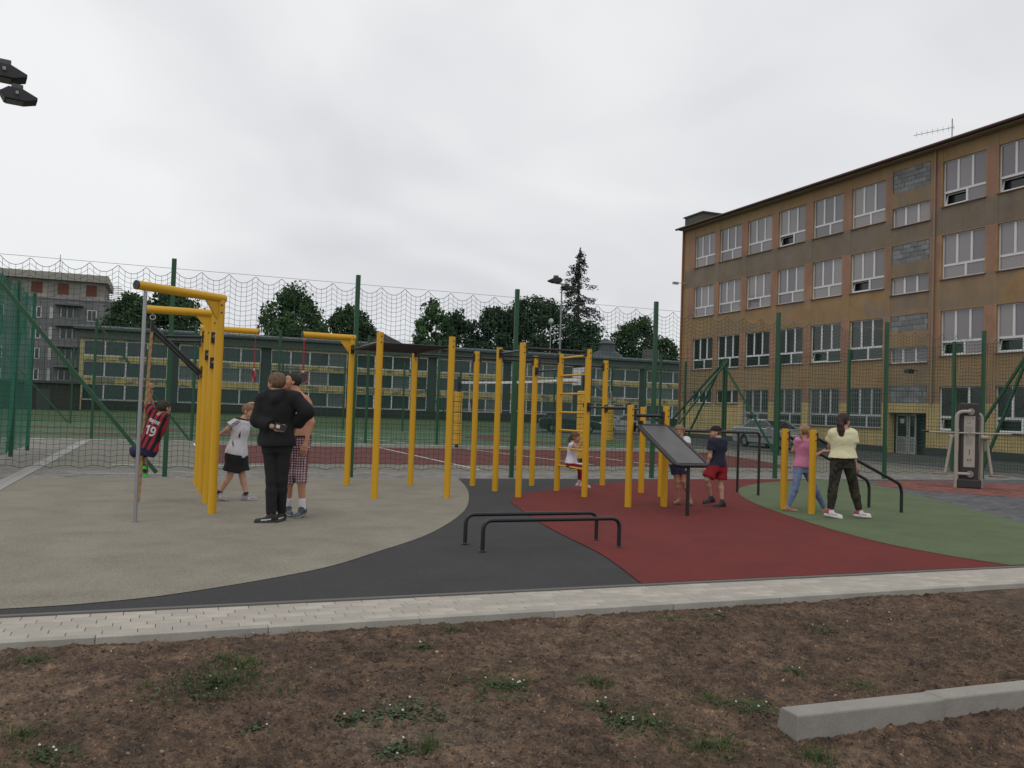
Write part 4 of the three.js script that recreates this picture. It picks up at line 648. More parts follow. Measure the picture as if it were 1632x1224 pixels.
// ---------- weeds, stones and the loose kerb in the dirt ----------
{
  const t = thing('road_kerb', 'thick concrete road kerb lying in the dirt in the lower corner', 'kerb');
  const sh = new THREE.Shape(); sh.moveTo(-0.075, -0.3); sh.lineTo(0.082, -0.3); sh.lineTo(0.082, -0.13); sh.lineTo(0.058, -0.018); sh.quadraticCurveTo(0.055, 0, 0.037, 0); sh.lineTo(-0.067, 0); sh.quadraticCurveTo(-0.075, 0, -0.075, -0.008); sh.closePath();
  const km = [0, 1].map((k) => concrete(0.4 + 0.02 * k, 0.372 + 0.018 * k, 0.33 + 0.015 * k, { bumpScale: 0.004 }));
  for (let i = 0; i < 4; i++) { const g = new THREE.ExtrudeGeometry(sh, { depth: 0.966, bevelEnabled: true, bevelSize: 0.008, bevelThickness: 0.01, bevelSegments: 2, curveSegments: 6 }).rotateY(Math.PI / 2); const k = part('kerb_stone', g, km[i % 2], t); k.position.set(3.07 + i * 1.0, -0.08 - (i % 2) * 0.004, -3.695 - (i % 2) * 0.006); k.rotation.y = (i % 2) * 0.006 - 0.02; }
}
const weedM = new THREE.MeshPhysicalMaterial({ vertexColors: true, roughness: 0.8, side: THREE.DoubleSide, specularIntensity: 0.3 });
function blade(pos, col, p, h, lean, dir, w, c) { const d = V(Math.cos(dir), 0, Math.sin(dir)), s = V(-d.z, 0, d.x).multiplyScalar(w / 2); let prev = null; const n = 3; for (let i = 0; i <= n; i++) { const f = i / n, q = p.clone().addScaledVector(d, lean * f * f).add(V(0, h * (f - 0.35 * f * f * Math.min(1, lean / h)), 0)), k = 1 - f * 0.9; const a = q.clone().addScaledVector(s, k), b = q.clone().addScaledVector(s, -k); if (prev) for (const e of [prev[0], prev[1], a, prev[1], b, a]) { pos.push(e.x, e.y, e.z); col.push(...c); } prev = [a, b]; } }
function leafDisc(pos, col, p, r, nrm, c) { const a = V(nrm.y, -nrm.x, 0.01).normalize(), b = nrm.clone().cross(a), n = 7; const rim = []; for (let i = 0; i < n; i++) { const t = i / n * 6.283, q = r * (i % 2 ? 0.78 : 1.05); rim.push(p.clone().addScaledVector(a, Math.cos(t) * q).addScaledVector(b, Math.sin(t) * q).addScaledVector(nrm, 0.15 * r)); } for (let i = 0; i < n; i++) for (const e of [p, rim[i], rim[(i + 1) % n]]) { pos.push(e.x, e.y, e.z); col.push(...c); } }
function weed(label, x, v, rad, kind, n, h = 0.07) {
  const pos = [], col = [];
  n = Math.round(n * 1.6); for (let i = 0; i < n; i++) {
    const a = rr(0, 6.283), r = rad * 1.9 * Math.pow(rnd(), 1.25) * (0.65 + 0.7 * noise3(x * 9 + Math.cos(a) * 1.4, v * 9 + Math.sin(a) * 1.4, 2)), px = x + Math.cos(a) * r, pv = v + Math.sin(a) * r * 0.8, p = V(px, dirtY(px, pv) - 0.004, -pv), k = rr(0.55, 1.35), c = rnd() < 0.08 ? [0.22 * k, 0.17 * k, 0.07 * k] : [0.07 * k, 0.105 * k, 0.04 * k];
    if (kind === 'grass' || (kind === 'mixed' && rnd() < 0.78)) blade(pos, col, p, h * rr(0.25, 1.0), rr(0.015, 0.09), rnd() * 6.283, rr(0.003, 0.006), c);
    else { const q = p.clone().add(V(0, rr(0.006, h * 0.5), 0)); leafDisc(pos, col, q, rr(0.0045, 0.0115), V(rr(-0.5, 0.5), 1, rr(-0.5, 0.5)).normalize(), [0.07 * k, 0.1 * k, 0.052 * k]); if (rnd() < 0.3) blade(pos, col, p, q.y - p.y + 0.005, 0.004, rnd() * 6, 0.002, c); }
  }
  if (kind !== 'grass') for (let i = 0; i < Math.min(3, n / 140); i++) { const a = rr(0, 6.283) , r = rad * rr(0.3, 1.3), px = x + Math.cos(a) * r, pv = v + Math.sin(a) * r * 0.8; leafDisc(pos, col, V(px, dirtY(px, pv) + rr(0.02, 0.05), -pv), rr(0.004, 0.007), V(0, 0.8, 0.6), [0.55, 0.55, 0.52]); }
  const g = new THREE.BufferGeometry(); g.setAttribute('position', new THREE.Float32BufferAttribute(pos, 3)); g.setAttribute('color', new THREE.Float32BufferAttribute(col, 3)); g.setAttribute('uv', new THREE.Float32BufferAttribute(new Float32Array(pos.length / 3 * 2), 2)); g.computeVertexNormals();
  one('weed', g, weedM, label, 'weed', 'weeds growing in the dirt');
}
for (const a of [
  ['largest green weed patch with tiny white flowers below the paver strip',0.32,4.94,0.2,'mixed',700,0.09],
  ['grass tuft at the upper tip of the largest weed patch',0.47,5.2,0.08,'grass',160,0.08],
  ['small weed against the kerb above the largest patch',0.59,5.81,0.06,'mixed',120,0.06],
  ['grass tuft growing at the foot of the kerb',0.88,5.84,0.08,'grass',220,0.06],
  ['short grass tuft just above the largest weed patch',0.36,5.35,0.07,'grass',130,0.05],
  ['thin grass tuft near the lower left edge',-0.65,5.51,0.09,'grass',170,0.05],
  ['small clover rosette left of the wide clover patch',0.93,4.38,0.06,'clover',110,0.03],
  ['wide flat clover patch in the middle of the dirt',1.18,4.36,0.13,'clover',330,0.04],
  ['tiny clover at the end of a runner',0.46,4.34,0.05,'clover',70,0.03],
  ['dark green patch with white blooms beside the bare sand',1.78,4.58,0.14,'mixed',420,0.05],
  ['clover clump at the bottom edge near the tall grass',1.06,3.97,0.07,'clover',130,0.04],
  ['tall thin grass tuft at the bottom edge',1.2,3.94,0.05,'grass',60,0.13],
  ['little weed by a dry twig',1.55,5.27,0.05,'mixed',80,0.04],
  ['faint grass tuft close to the kerb in the middle',1.85,5.62,0.05,'grass',90,0.04],
  ['sparse grass beside the paver strip right of the middle',4.33,5.82,0.1,'grass',200,0.06],
  ['low weed below the strip right of the middle',3.89,5.52,0.06,'mixed',110,0.04],
  ['dark flattened grass left of the low weed',3.45,5.44,0.09,'grass',150,0.04],
  ['green weed half way up the dirt on the right',4.49,5.06,0.09,'mixed',170,0.04],
  ['withered grass clump beside the green weed',4.15,5.16,0.08,'grass',90,0.03],
  ['small leafy weed above the road kerb',3.7,4.42,0.05,'mixed',120,0.05],
  ['grass tuft at the top of the straw stalk',2.35,4.47,0.07,'grass',160,0.06],
  ['weed at the foot of the straw stalk',2.24,4.19,0.06,'mixed',110,0.05],
  ['bushy weed left of the road kerb end',2.38,3.96,0.12,'mixed',420,0.06],
  ['clover mat beside the bushy weed',2.27,4.02,0.07,'clover',150,0.03],
  ['grass clump between two leafy weeds',2.9,4.16,0.08,'grass',190,0.05],
  ['leafy weed close to the road kerb end',3.06,4.0,0.09,'mixed',300,0.05],
  ['loose grass at the bottom in front of the kerb',2.54,3.64,0.14,'grass',330,0.07],
  ['grass below the end of the road kerb',3.03,3.45,0.08,'grass',150,0.06],
  ['grass growing behind the road kerb',3.95,4.11,0.09,'grass',160,0.05],
  ['single weed at the right end of the dark patch',1.87,4.53,0.05,'mixed',90,0.04],
  ['weed cut by the bottom left corner',-0.42,4.28,0.1,'mixed',220,0.05],
  ['thin light grass on the left edge',-0.54,4.53,0.1,'grass',150,0.06]]) weed(...a);
{ // sparse single blades and dry stalks all over
  const pos = [], col = [];
  for (let i = 0; i < 2600; i++) { const v = 5.7 - 3.5 * Math.pow(rnd(), 0.85), x = rr(-1.5, 6.3); if (fbm(x * 1.4, v * 1.4, 31, 3) < 0.5 && rnd() < 0.75) continue; const dry = rnd() < 0.45, k = rr(0.6, 1.3), n = 1 + ((rnd() * 4) | 0); for (let q = 0; q < n; q++) blade(pos, col, V(x + rr(-0.02, 0.02), dirtY(x, v) - 0.003, -v + rr(-0.02, 0.02)), dry ? rr(0.004, 0.015) : rr(0.012, 0.045), rr(0.02, 0.075), rnd() * 6.283, rr(0.002, 0.0042), dry ? [0.2 * k, 0.155 * k, 0.085 * k] : [0.07 * k, 0.1 * k, 0.038 * k]); }
  const g = new THREE.BufferGeometry(); g.setAttribute('position', new THREE.Float32BufferAttribute(pos, 3)); g.setAttribute('color', new THREE.Float32BufferAttribute(col, 3)); g.setAttribute('uv', new THREE.Float32BufferAttribute(new Float32Array(pos.length / 3 * 2), 2)); g.computeVertexNormals();
  one('grass', g, weedM, 'sparse grass blades and dry straw scattered on the dirt', null, null, 'stuff');
}
{ // loose crumbs and pebbles
  const geo = new THREE.IcosahedronGeometry(1, 0); { const p = geo.attributes.position; for (let i = 0; i < p.count; i++) { const k = 0.75 + 0.5 * hash3((p.getX(i) * 9) | 0, (p.getY(i) * 9) | 0, (p.getZ(i) * 9) | 0); p.setXYZ(i, p.getX(i) * k, p.getY(i) * k * 0.75, p.getZ(i) * k); } geo.computeVertexNormals(); }
  const scatter = (name, label, n, r0, r1, m, cf) => { const im = new THREE.InstancedMesh(geo, m, n), o = new THREE.Object3D(), c = new THREE.Color(); for (let i = 0; i < n; i++) { const v = 5.7 - 3.6 * Math.pow(rnd(), 0.8), x = rr(-1.5, 6.3), s = r0 * Math.pow(r1 / r0, Math.pow(rnd(), 2.2)); o.position.set(x, dirtY(x, v) + s * 0.2, -v); o.rotation.set(rr(0, 6), rr(0, 6), rr(0, 6)); o.scale.set(s, s * rr(0.6, 1), s * rr(0.7, 1.2)); o.updateMatrix(); im.setMatrixAt(i, o.matrix); cf(c); im.setColorAt(i, c); } im.name = name; tag(im, label, null, null, 'stuff'); scene.add(im); };
  scatter('soil_crumbs', 'crumbs of brown soil all over the dirt', 24000, 0.0022, 0.013, M(1, 1, 1, 1), (c) => { const k = rr(0.55, 1.35); c.setRGB(0.115 * k, 0.08 * k, 0.055 * k); });
  scatter('wood_chips', 'small pale wood chips and dry leaf bits on the dirt', 160, 0.004, 0.014, M(1, 1, 1, 0.9), (c) => { const k = rr(0.7, 1.2); c.setRGB(0.4 * k, 0.29 * k, 0.17 * k); });
  scatter('gravel', 'pale pebbles strewn over the dirt', 420, 0.0025, 0.011, M(1, 1, 1, 0.9), (c) => { const k = rr(0.6, 1.3); c.setRGB(0.3 * k, 0.265 * k, 0.22 * k); });
}
// ---------- people: distance fields meshed with surface nets ----------
function surfaceNets(f, lo, hi, c, colFn) {
  const nx = Math.ceil((hi.x - lo.x) / c) + 1, ny = Math.ceil((hi.y - lo.y) / c) + 1, nz = Math.ceil((hi.z - lo.z) / c) + 1, B = 4;
  const val = new Float32Array(nx * ny * nz), I = (i, j, k) => (k * ny + j) * nx + i;
  for (let k = 0; k < nz; k += B) for (let j = 0; j < ny; j += B) for (let i = 0; i < nx; i += B) {
    const d = f(lo.x + (i + 1.5) * c, lo.y + (j + 1.5) * c, lo.z + (k + 1.5) * c), far = Math.abs(d) > c * 8;
    for (let kk = k; kk < Math.min(k + B, nz); kk++) for (let jj = j; jj < Math.min(j + B, ny); jj++) for (let ii = i; ii < Math.min(i + B, nx); ii++) val[I(ii, jj, kk)] = far ? d : f(lo.x + ii * c, lo.y + jj * c, lo.z + kk * c);
  }
  const pos = [], idx = [], map = new Int32Array(nx * ny * nz).fill(-1);
  for (let k = 0; k < nz - 1; k++) for (let j = 0; j < ny - 1; j++) for (let i = 0; i < nx - 1; i++) {
    let n = 0, X = 0, Y = 0, Z = 0, neg = 0; const o = I(i, j, k), q = [o, o + 1, o + nx, o + nx + 1, o + nx * ny, o + nx * ny + 1, o + nx * ny + nx, o + nx * ny + nx + 1];
    for (let a = 0; a < 8; a++) if (val[q[a]] < 0) neg++; if (neg === 0 || neg === 8) continue;
    for (let a = 0; a < 8; a++) for (const b of [1, 2, 4]) { if (a & b) continue; const u = val[q[a]], w = val[q[a | b]]; if ((u < 0) === (w < 0)) continue; const t = u / (u - w); X += (a & 1) + (b === 1 ? t : 0); Y += ((a >> 1) & 1) + (b === 2 ? t : 0); Z += ((a >> 2) & 1) + (b === 4 ? t : 0); n++; }
    map[o] = pos.length / 3; pos.push(lo.x + (i + X / n) * c, lo.y + (j + Y / n) * c, lo.z + (k + Z / n) * c);
  }
  const quad = (a, b, d, e, flip) => { if (a < 0 || b < 0 || d < 0 || e < 0) return; flip ? idx.push(a, d, b, a, e, d) : idx.push(a, b, d, a, d, e); };
  for (let k = 1; k < nz - 1; k++) for (let j = 1; j < ny - 1; j++) for (let i = 1; i < nx - 1; i++) {
    const o = I(i, j, k), s = val[o] < 0;
    if (s !== val[o + 1] < 0) quad(map[I(i, j - 1, k - 1)], map[I(i, j, k - 1)], map[o], map[I(i, j - 1, k)], !s);
    if (s !== val[o + nx] < 0) quad(map[I(i - 1, j, k - 1)], map[I(i - 1, j, k)], map[o], map[I(i, j, k - 1)], !s);
    if (s !== val[o + nx * ny] < 0) quad(map[I(i - 1, j - 1, k)], map[I(i, j - 1, k)], map[o], map[I(i - 1, j, k)], !s);
  }
  const g = new THREE.BufferGeometry(); g.setAttribute('position', new THREE.Float32BufferAttribute(pos, 3)); g.setIndex(idx); g.computeVertexNormals();
  const col = new Float32Array(pos.length); for (let i = 0; i < pos.length; i += 3) { const q = colFn(pos[i], pos[i + 1], pos[i + 2]); col[i] = q[0]; col[i + 1] = q[1]; col[i + 2] = q[2]; }
  g.setAttribute('color', new THREE.BufferAttribute(col, 3)); g.setAttribute('uv', new THREE.Float32BufferAttribute(new Float32Array(pos.length / 3 * 2), 2)); return g;
}
const smin = (a, b, k) => { const h = Math.max(k - Math.abs(a - b), 0) / k; return Math.min(a, b) - h * h * k * 0.25; };
const cone = (a, b, ra, rb) => { const bx = b.x - a.x, by = b.y - a.y, bz = b.z - a.z, L = 1 / (bx * bx + by * by + bz * bz + 1e-9); return (x, y, z) => { const px = x - a.x, py = y - a.y, pz = z - a.z, h = clamp((px * bx + py * by + pz * bz) * L); const ex = px - bx * h, ey = py - by * h, ez = pz - bz * h; return Math.sqrt(ex * ex + ey * ey + ez * ez) - ra - (rb - ra) * h; }; };
const ellip = (c, X, Y, Z, rx, ry, rz) => { const m = Math.min(rx, ry, rz); return (x, y, z) => { const dx = x - c.x, dy = y - c.y, dz = z - c.z; const u = (dx * X.x + dy * X.y + dz * X.z) / rx, v = (dx * Y.x + dy * Y.y + dz * Y.z) / ry, w = (dx * Z.x + dy * Z.y + dz * Z.z) / rz; const k = Math.sqrt(u * u + v * v + w * w), g = Math.sqrt(u * u / (rx * rx) + v * v / (ry * ry) + w * w / (rz * rz)); return g > 1e-6 ? k * (k - 1) / g : -m; }; };
const uni = (list, k) => (x, y, z) => { let d = list[0](x, y, z); for (let i = 1; i < list.length; i++) d = smin(d, list[i](x, y, z), k); return d; };
const bounds = (pts, m) => { const lo = V(1e9, 1e9, 1e9), hi = V(-1e9, -1e9, -1e9); for (const p of pts) { lo.min(p); hi.max(p); } return [lo.subScalar(m), hi.addScalar(m)]; };
const clothM = new THREE.MeshStandardMaterial({ vertexColors: true, roughness: 0.95 }), skinM = new THREE.MeshPhysicalMaterial({ vertexColors: true, roughness: 0.6, specularIntensity: 0.4 }), hairM = new THREE.MeshStandardMaterial({ vertexColors: true, roughness: 0.75 }), shoeM = new THREE.MeshStandardMaterial({ vertexColors: true, roughness: 0.6 });
const RT = V(Math.cos(0.377), 0, Math.sin(0.377)), TC = V(-Math.sin(0.377), 0, Math.cos(0.377)); // image-right, toward the camera
const face = (deg) => RT.clone().multiplyScalar(Math.sin(deg * Math.PI / 180)).addScaledVector(TC, Math.cos(deg * Math.PI / 180));
function person(key, s) {
  const po = POSE[key], J = {}; for (const k in po.J) J[k] = V(...po.J[k]);
  const t = thing('person', s.label, 'person', null, [po.at[0], s.ground || 0.012, -po.at[1]]);
  if (s.fix) s.fix(J);
  const k = s.h / 1.75, w = (s.w || 1) * k, aw = (s.aw || s.w || 1) * k;
  const skin = s.skin || [0.42, 0.23, 0.15];
  // torso frame
  const lat = J.shR.clone().sub(J.shL).normalize(), hl = J.hipR.clone().sub(J.hipL); if (hl.dot(lat) < 0) hl.negate(); hl.lerp(lat, 0.35).normalize();
  const up = J.neck.clone().sub(J.pel), SL = up.length(); up.normalize();
  const prof = [[-0.2, 0.15, 0.105], [0, 0.168, 0.118], [0.35, 0.138 * (s.waist || 1), 0.1], [0.68, 0.165, 0.118], [0.88, 0.155, 0.098], [1.0, 0.085, 0.07], [1.08, 0.05, 0.05]];
  const torso = (inf, tlo = -0.2, thi = 1.06, flare = 0) => (x, y, z) => {
    const dx = x - J.pel.x, dy = y - J.pel.y, dz = z - J.pel.z, ax = (dx * up.x + dy * up.y + dz * up.z), tt = ax / SL, tc = clamp(tt, tlo, thi);
    let i = 0; while (i < prof.length - 2 && prof[i + 1][0] < tc) i++; const f = clamp((tc - prof[i][0]) / (prof[i + 1][0] - prof[i][0])); let W = mix(prof[i][1], prof[i + 1][1], sm(f)) * w + inf, D = mix(prof[i][2], prof[i + 1][2], sm(f)) * w * (s.depth || 1) + inf;
    W += flare * Math.max(0, 0.5 - tc); D += flare * Math.max(0, 0.5 - tc);
    const m = clamp(tc * 1.6), lx = mix(hl.x, lat.x, m), ly = mix(hl.y, lat.y, m), lz = mix(hl.z, lat.z, m), ll = 1 / Math.hypot(lx, ly, lz);
    const u = (dx * lx + dy * ly + dz * lz) * ll; const rx = dx - up.x * ax - lx * ll * u, ry = dy - up.y * ax - ly * ll * u, rz = dz - up.z * ax - lz * ll * u, v2 = rx * rx + ry * ry + rz * rz;
    const e = Math.sqrt(u * u / (W * W) + v2 / (D * D)); let d = (e - 1) * Math.min(W, D) * 0.95; const ex = Math.abs(tt - tc) * SL; return ex > 0 ? (d > 0 ? Math.hypot(d, ex) : Math.max(d, ex)) : d;
  };
  const sh = (S) => cone(J['sh' + S].clone().lerp(J.neck, 0.12), J['sh' + S], 0.056 * aw, 0.056 * aw);
  const arm = (S, i = 0, f = 1) => { const a = J['sh' + S], b = J['el' + S]; return cone(a, a.clone().lerp(b, f), 0.052 * aw + i, mix(0.052, 0.041, f) * aw + i); };
  const fore = (S, i = 0) => cone(J['el' + S], J['wr' + S], 0.041 * aw + i, 0.027 * aw + i);
  const thigh = (S, i = 0, f = 1, fl = 0) => cone(J['hip' + S], J['hip' + S].clone().lerp(J['kn' + S], f), 0.086 * w + i, mix(0.086, 0.057, f) * w + i + fl);
  const calf = (S, i = 0, f = 1, i2 = i) => { const a = J['kn' + S], b = J['an' + S]; const c1 = cone(a, a.clone().lerp(b, Math.min(f, 0.3)), 0.053 * w + i, 0.056 * w + i); if (f <= 0.3) return c1; const c2 = cone(a.clone().lerp(b, 0.3), a.clone().lerp(b, f), 0.056 * w + i, mix(0.056, 0.034, (f - 0.3) / 0.7) * w + i2); return uni([c1, c2], 0.02); };
  const flop = s.shoe && s.shoe.flop, KB = 0.045 * k + 0.01;
  const upper = [torso(0), cone(J.neck.clone().addScaledVector(up, -0.03), J.head, 0.052 * k + 0.006, 0.05 * k + 0.006)], limb = { L: [thigh('L'), calf('L')], R: [thigh('R'), calf('R')] };
  // feet
  const feet = {}; for (const S of ['L', 'R']) { const a = J['an' + S], toe = J['to' + S]; const d = toe.clone().sub(a); d.y = 0; const L = s.foot || 0.2 * k + 0.03; d.normalize(); const dn = toe.clone().sub(a); const heel = a.clone().addScaledVector(d, -0.045 * k).add(V(0, -0.045 * k, 0)); feet[S] = { a, d, heel, toe: heel.clone().add(dn.normalize().lerp(d, 0.75).normalize().multiplyScalar(L)) }; if (flop) limb[S].push(cone(a, heel.clone().lerp(feet[S].toe, 0.3).add(V(0, 0.02 * k, 0)), 0.035 * k, 0.032 * k), cone(heel, feet[S].toe, 0.026 * k, 0.024 * k)); }
  const pts = Object.values(J); const [lo, hi] = bounds(pts, 0.2);
  const legs = (A, Bq) => (T) => (x, y, z) => { const d = T(x, y, z); return Math.min(smin(d, A(x, y, z), KB), smin(d, Bq(x, y, z), KB)); };
  const armU = ['L', 'R'].map((S) => uni([sh(S), arm(S), fore(S)], 0.03)), core = uni(upper, KB), bodyT = (x, y, z) => { let d = core(x, y, z); d = smin(d, armU[0](x, y, z), 0.028); return smin(d, armU[1](x, y, z), 0.028); };
  const bodyF = legs(uni(limb.L, 0.025), uni(limb.R, 0.025))(bodyT);
  const skinCol = (x, y, z) => { const n = 0.94 + 0.14 * noise3(x * 22, y * 22, z * 22); return [skin[0] * n, skin[1] * n, skin[2] * n]; };
  const geos = [surfaceNets(bodyF, lo, hi, 0.0125, skinCol)];
  // hands
  for (const S of ['L', 'R']) {
    if (s.noHand && s.noHand.includes(S)) continue;
    const wr = J['wr' + S], hs = (s.hand || 0.175 * k + 0.01), o = (s.hands && s.hands[S]) || {}; const d = (o.dir ? V(...o.dir) : wr.clone().sub(J['el' + S])).normalize(); let n = o.palm ? V(...o.palm) : TC.clone().multiplyScalar(-1); n.addScaledVector(d, -n.dot(d)).normalize(); const lx = d.clone().cross(n).normalize().multiplyScalar(o.mirror ? -1 : 1);
    const at = (a, b, c) => wr.clone().addScaledVector(d, a * hs).addScaledVector(lx, b * hs).addScaledVector(n, c * hs);
    const curl = o.curl ?? 0.5, L = [cone(wr, at(0.2, 0, 0), 0.13 * hs, 0.15 * hs), cone(at(0.22, -0.15, 0), at(0.48, -0.17, 0.01), 0.1 * hs, 0.085 * hs), cone(at(0.22, 0.12, 0), at(0.47, 0.16, 0.01), 0.1 * hs, 0.085 * hs), cone(at(0.25, 0, 0), at(0.49, 0, 0), 0.11 * hs, 0.09 * hs)];
    const F = []; [[-0.2, 0.4], [-0.07, 0.46], [0.07, 0.44], [0.2, 0.35]].forEach(([b, len]) => { let a = 0.48, c = 0, ang = curl * 0.5; let p = at(a, b, c); for (const seg of [0.45, 0.32, 0.23]) { const a2 = a + Math.cos(ang) * len * seg, c2 = c + Math.sin(ang) * len * seg, q = at(a2, b * 1.05, c2); F.push(cone(p, q, 0.05 * hs, 0.044 * hs)); p = q; a = a2; c = c2; ang += curl * 0.9; } });
    const th = [at(0.15, -0.17, 0.03), at(0.33, -0.32, 0.08 + 0.05 * curl), at(0.5, -0.33, 0.12 + 0.12 * curl)]; F.push(cone(th[0], th[1], 0.07 * hs, 0.056 * hs), cone(th[1], th[2], 0.055 * hs, 0.045 * hs));
    const pal = uni(L, 0.1 * hs), fin = (x, y, z) => { let m = 1e9; for (const q of F) m = Math.min(m, q(x, y, z)); return m; };
    const [a, b] = bounds([wr, at(1.0, 0, 0), at(0.3, 0.3, 0), at(0.3, -0.45, 0), at(0.6, 0, 0.6), at(0.3, 0, -0.2)], 0.02);
    geos.push(surfaceNets((x, y, z) => smin(pal(x, y, z), fin(x, y, z), 0.05 * hs), a, b, 0.0055, skinCol));
  }
  // head
  const H = s.head || 0.215, f = face(s.look), hu = V(0, 1, 0).addScaledVector(f, -(s.nod || 0)).addScaledVector(RT, s.tilt || 0).normalize(); f.addScaledVector(hu, -f.dot(hu)).normalize(); const hx = hu.clone().cross(f);
  const hp = (x, y, z) => J.head.clone().addScaledVector(hx, x * H).addScaledVector(hu, y * H).addScaledVector(f, z * H);
  const el = (x, y, z, a, b, c) => ellip(hp(x, y, z), hx, hu, f, a * H, b * H, c * H);
  const skull = uni([el(0, 0.1, -0.06, 0.345, 0.395, 0.42), el(0, -0.16, 0.12, 0.265, 0.34, 0.27), cone(hp(-0.06, -0.41, 0.22), hp(0.06, -0.41, 0.22), 0.085 * H, 0.085 * H), el(0, 0.06, 0.3, 0.2, 0.06, 0.08), el(-0.17, -0.14, 0.24, 0.09, 0.1, 0.09), el(0.17, -0.14, 0.24, 0.09, 0.1, 0.09)], 0.12 * H);
  const bits = [cone(hp(0, 0.02, 0.39), hp(0, -0.13, 0.47), 0.03 * H, 0.05 * H), cone(hp(0, -0.14, 0.44), hp(0, -0.15, 0.4), 0.07 * H, 0.07 * H), el(-0.35, -0.04, -0.03, 0.04, 0.13, 0.08), el(0.35, -0.04, -0.03, 0.04, 0.13, 0.08), cone(hp(-0.07, -0.27, 0.36), hp(0.07, -0.27, 0.36), 0.035 * H, 0.035 * H)];
  const sock = [el(-0.15, -0.01, 0.44, 0.09, 0.05, 0.07), el(0.15, -0.01, 0.44, 0.09, 0.05, 0.07)], eyes = [el(-0.15, -0.01, 0.335, 0.06, 0.05, 0.05), el(0.15, -0.01, 0.335, 0.06, 0.05, 0.05)];
  const headF = (x, y, z) => { let d = skull(x, y, z); for (const q of bits) d = smin(d, q(x, y, z), 0.04 * H); for (const q of sock) d = -smin(-d, q(x, y, z) + 0, 0.05 * H) ; for (const q of eyes) d = Math.min(d, q(x, y, z)); return d; };
  const local = (x, y, z) => { const p = V(x, y, z).sub(J.head); return [p.dot(hx) / H, p.dot(hu) / H, p.dot(f) / H]; };
  const hair = s.hair || [0.06, 0.035, 0.02];
  const headCol = (x, y, z) => { const [a, b, c] = local(x, y, z), n = skinCol(x, y, z); const ax = Math.abs(a); if (c > 0.2) { const ed = Math.hypot((ax - 0.15) / 0.062, (b + 0.01) / 0.026); if (ed < 1) return Math.hypot((ax - 0.15) / 0.03, (b + 0.01) / 0.03) < 1 ? [0.03, 0.025, 0.02] : [0.4, 0.38, 0.36]; if (ed < 1.35 && b > -0.01) return [0.05, 0.03, 0.02]; if (Math.abs(b - 0.085 - 0.02 * (1 - ax / 0.3)) < 0.02 && ax > 0.06 && ax < 0.25) return hair.map((q, i) => mix(n[i], q, 0.75)); if (Math.hypot(a / 0.11, (b + 0.27) / 0.032) < 1) return [n[0] * 0.85, n[1] * 0.55, n[2] * 0.55]; } return n; };
  { const [a, b] = bounds([hp(-0.5, 0, 0), hp(0.5, 0, 0), hp(0, 0.55, 0), hp(0, -0.55, 0), hp(0, 0, 0.56), hp(0, 0, -0.52)], 0.02); geos.push(surfaceNets(headF, a, b, 0.0055, headCol)); }
  part('body', geos, skinM, t);
  // hair
  const hn = (x, y, z) => 0.012 * H * 4 * (fbm(x * 60, y * 25, z * 60, 2) - 0.5);
  const thick = s.hairT || 0.05, top = el(0, 0.11, -0.07, 0.345 + thick, 0.39 + thick * 1.1, 0.42 + thick);
  const line = s.hairLine || ((a, b, c) => Math.max(0.16 + 0.0 - b - (c < 0.2 ? (0.2 - c) * 1.6 : 0), c - 0.36 - 0.3 * (b - 0.2), -0.3 - b));
  const hairCut = (x, y, z) => { const [a, b, c] = local(x, y, z); return line(a, b, c) * H; };
  const tails = (s.tail || []).map((q) => { const l = []; for (let i = 0; i < q.length - 1; i++) l.push(cone(hp(...q[i].slice(0, 3)), hp(...q[i + 1].slice(0, 3)), q[i][3] * H, q[i + 1][3] * H)); return uni(l, 0.05 * H); });
  const hairF = (x, y, z) => { let d = Math.max(top(x, y, z) + hn(x, y, z), hairCut(x, y, z)); for (const q of tails) d = smin(d, q(x, y, z) + hn(x, y, z) * 1.5, 0.05 * H); return d; };
  { const P = [hp(-0.5, 0, 0), hp(0.5, 0, 0), hp(0, 0.62, 0), hp(0, -0.45, 0), hp(0, 0, 0.5), hp(0, 0, -0.6)]; for (const q of s.tail || []) for (const r of q) P.push(hp(...r.slice(0, 3))); const [a, b] = bounds(P, 0.04); const hg = surfaceNets(hairF, a, b, 0.0065, (x, y, z) => { const n = 0.65 + 0.75 * noise3(x * 90, y * 18, z * 90); return hair.map((q) => q * n); }); part('hair', hg, hairM, t); }
  const fold = (x, y, z, a) => a * (fbm(x * 11 + 3, y * 8, z * 11, 2) - 0.5) * 2;
  const clothes = (name, F, mrg, cell, colFn, label) => { const [a, b] = bounds(pts, mrg); const o = part(name, surfaceNets(F, a, b, cell, colFn), clothM, t); if (label) o.userData.label = label; return o; };
  const cx = (p) => { const d = p.clone().sub(J.pel); return [d.dot(lat), d.dot(up) / SL]; };
  const ctx = { J, lat, up, SL, local, cx, k, w, hp, H, torso, arm, fore, thigh, calf, t, feet, geos: surfaceNets, fold };
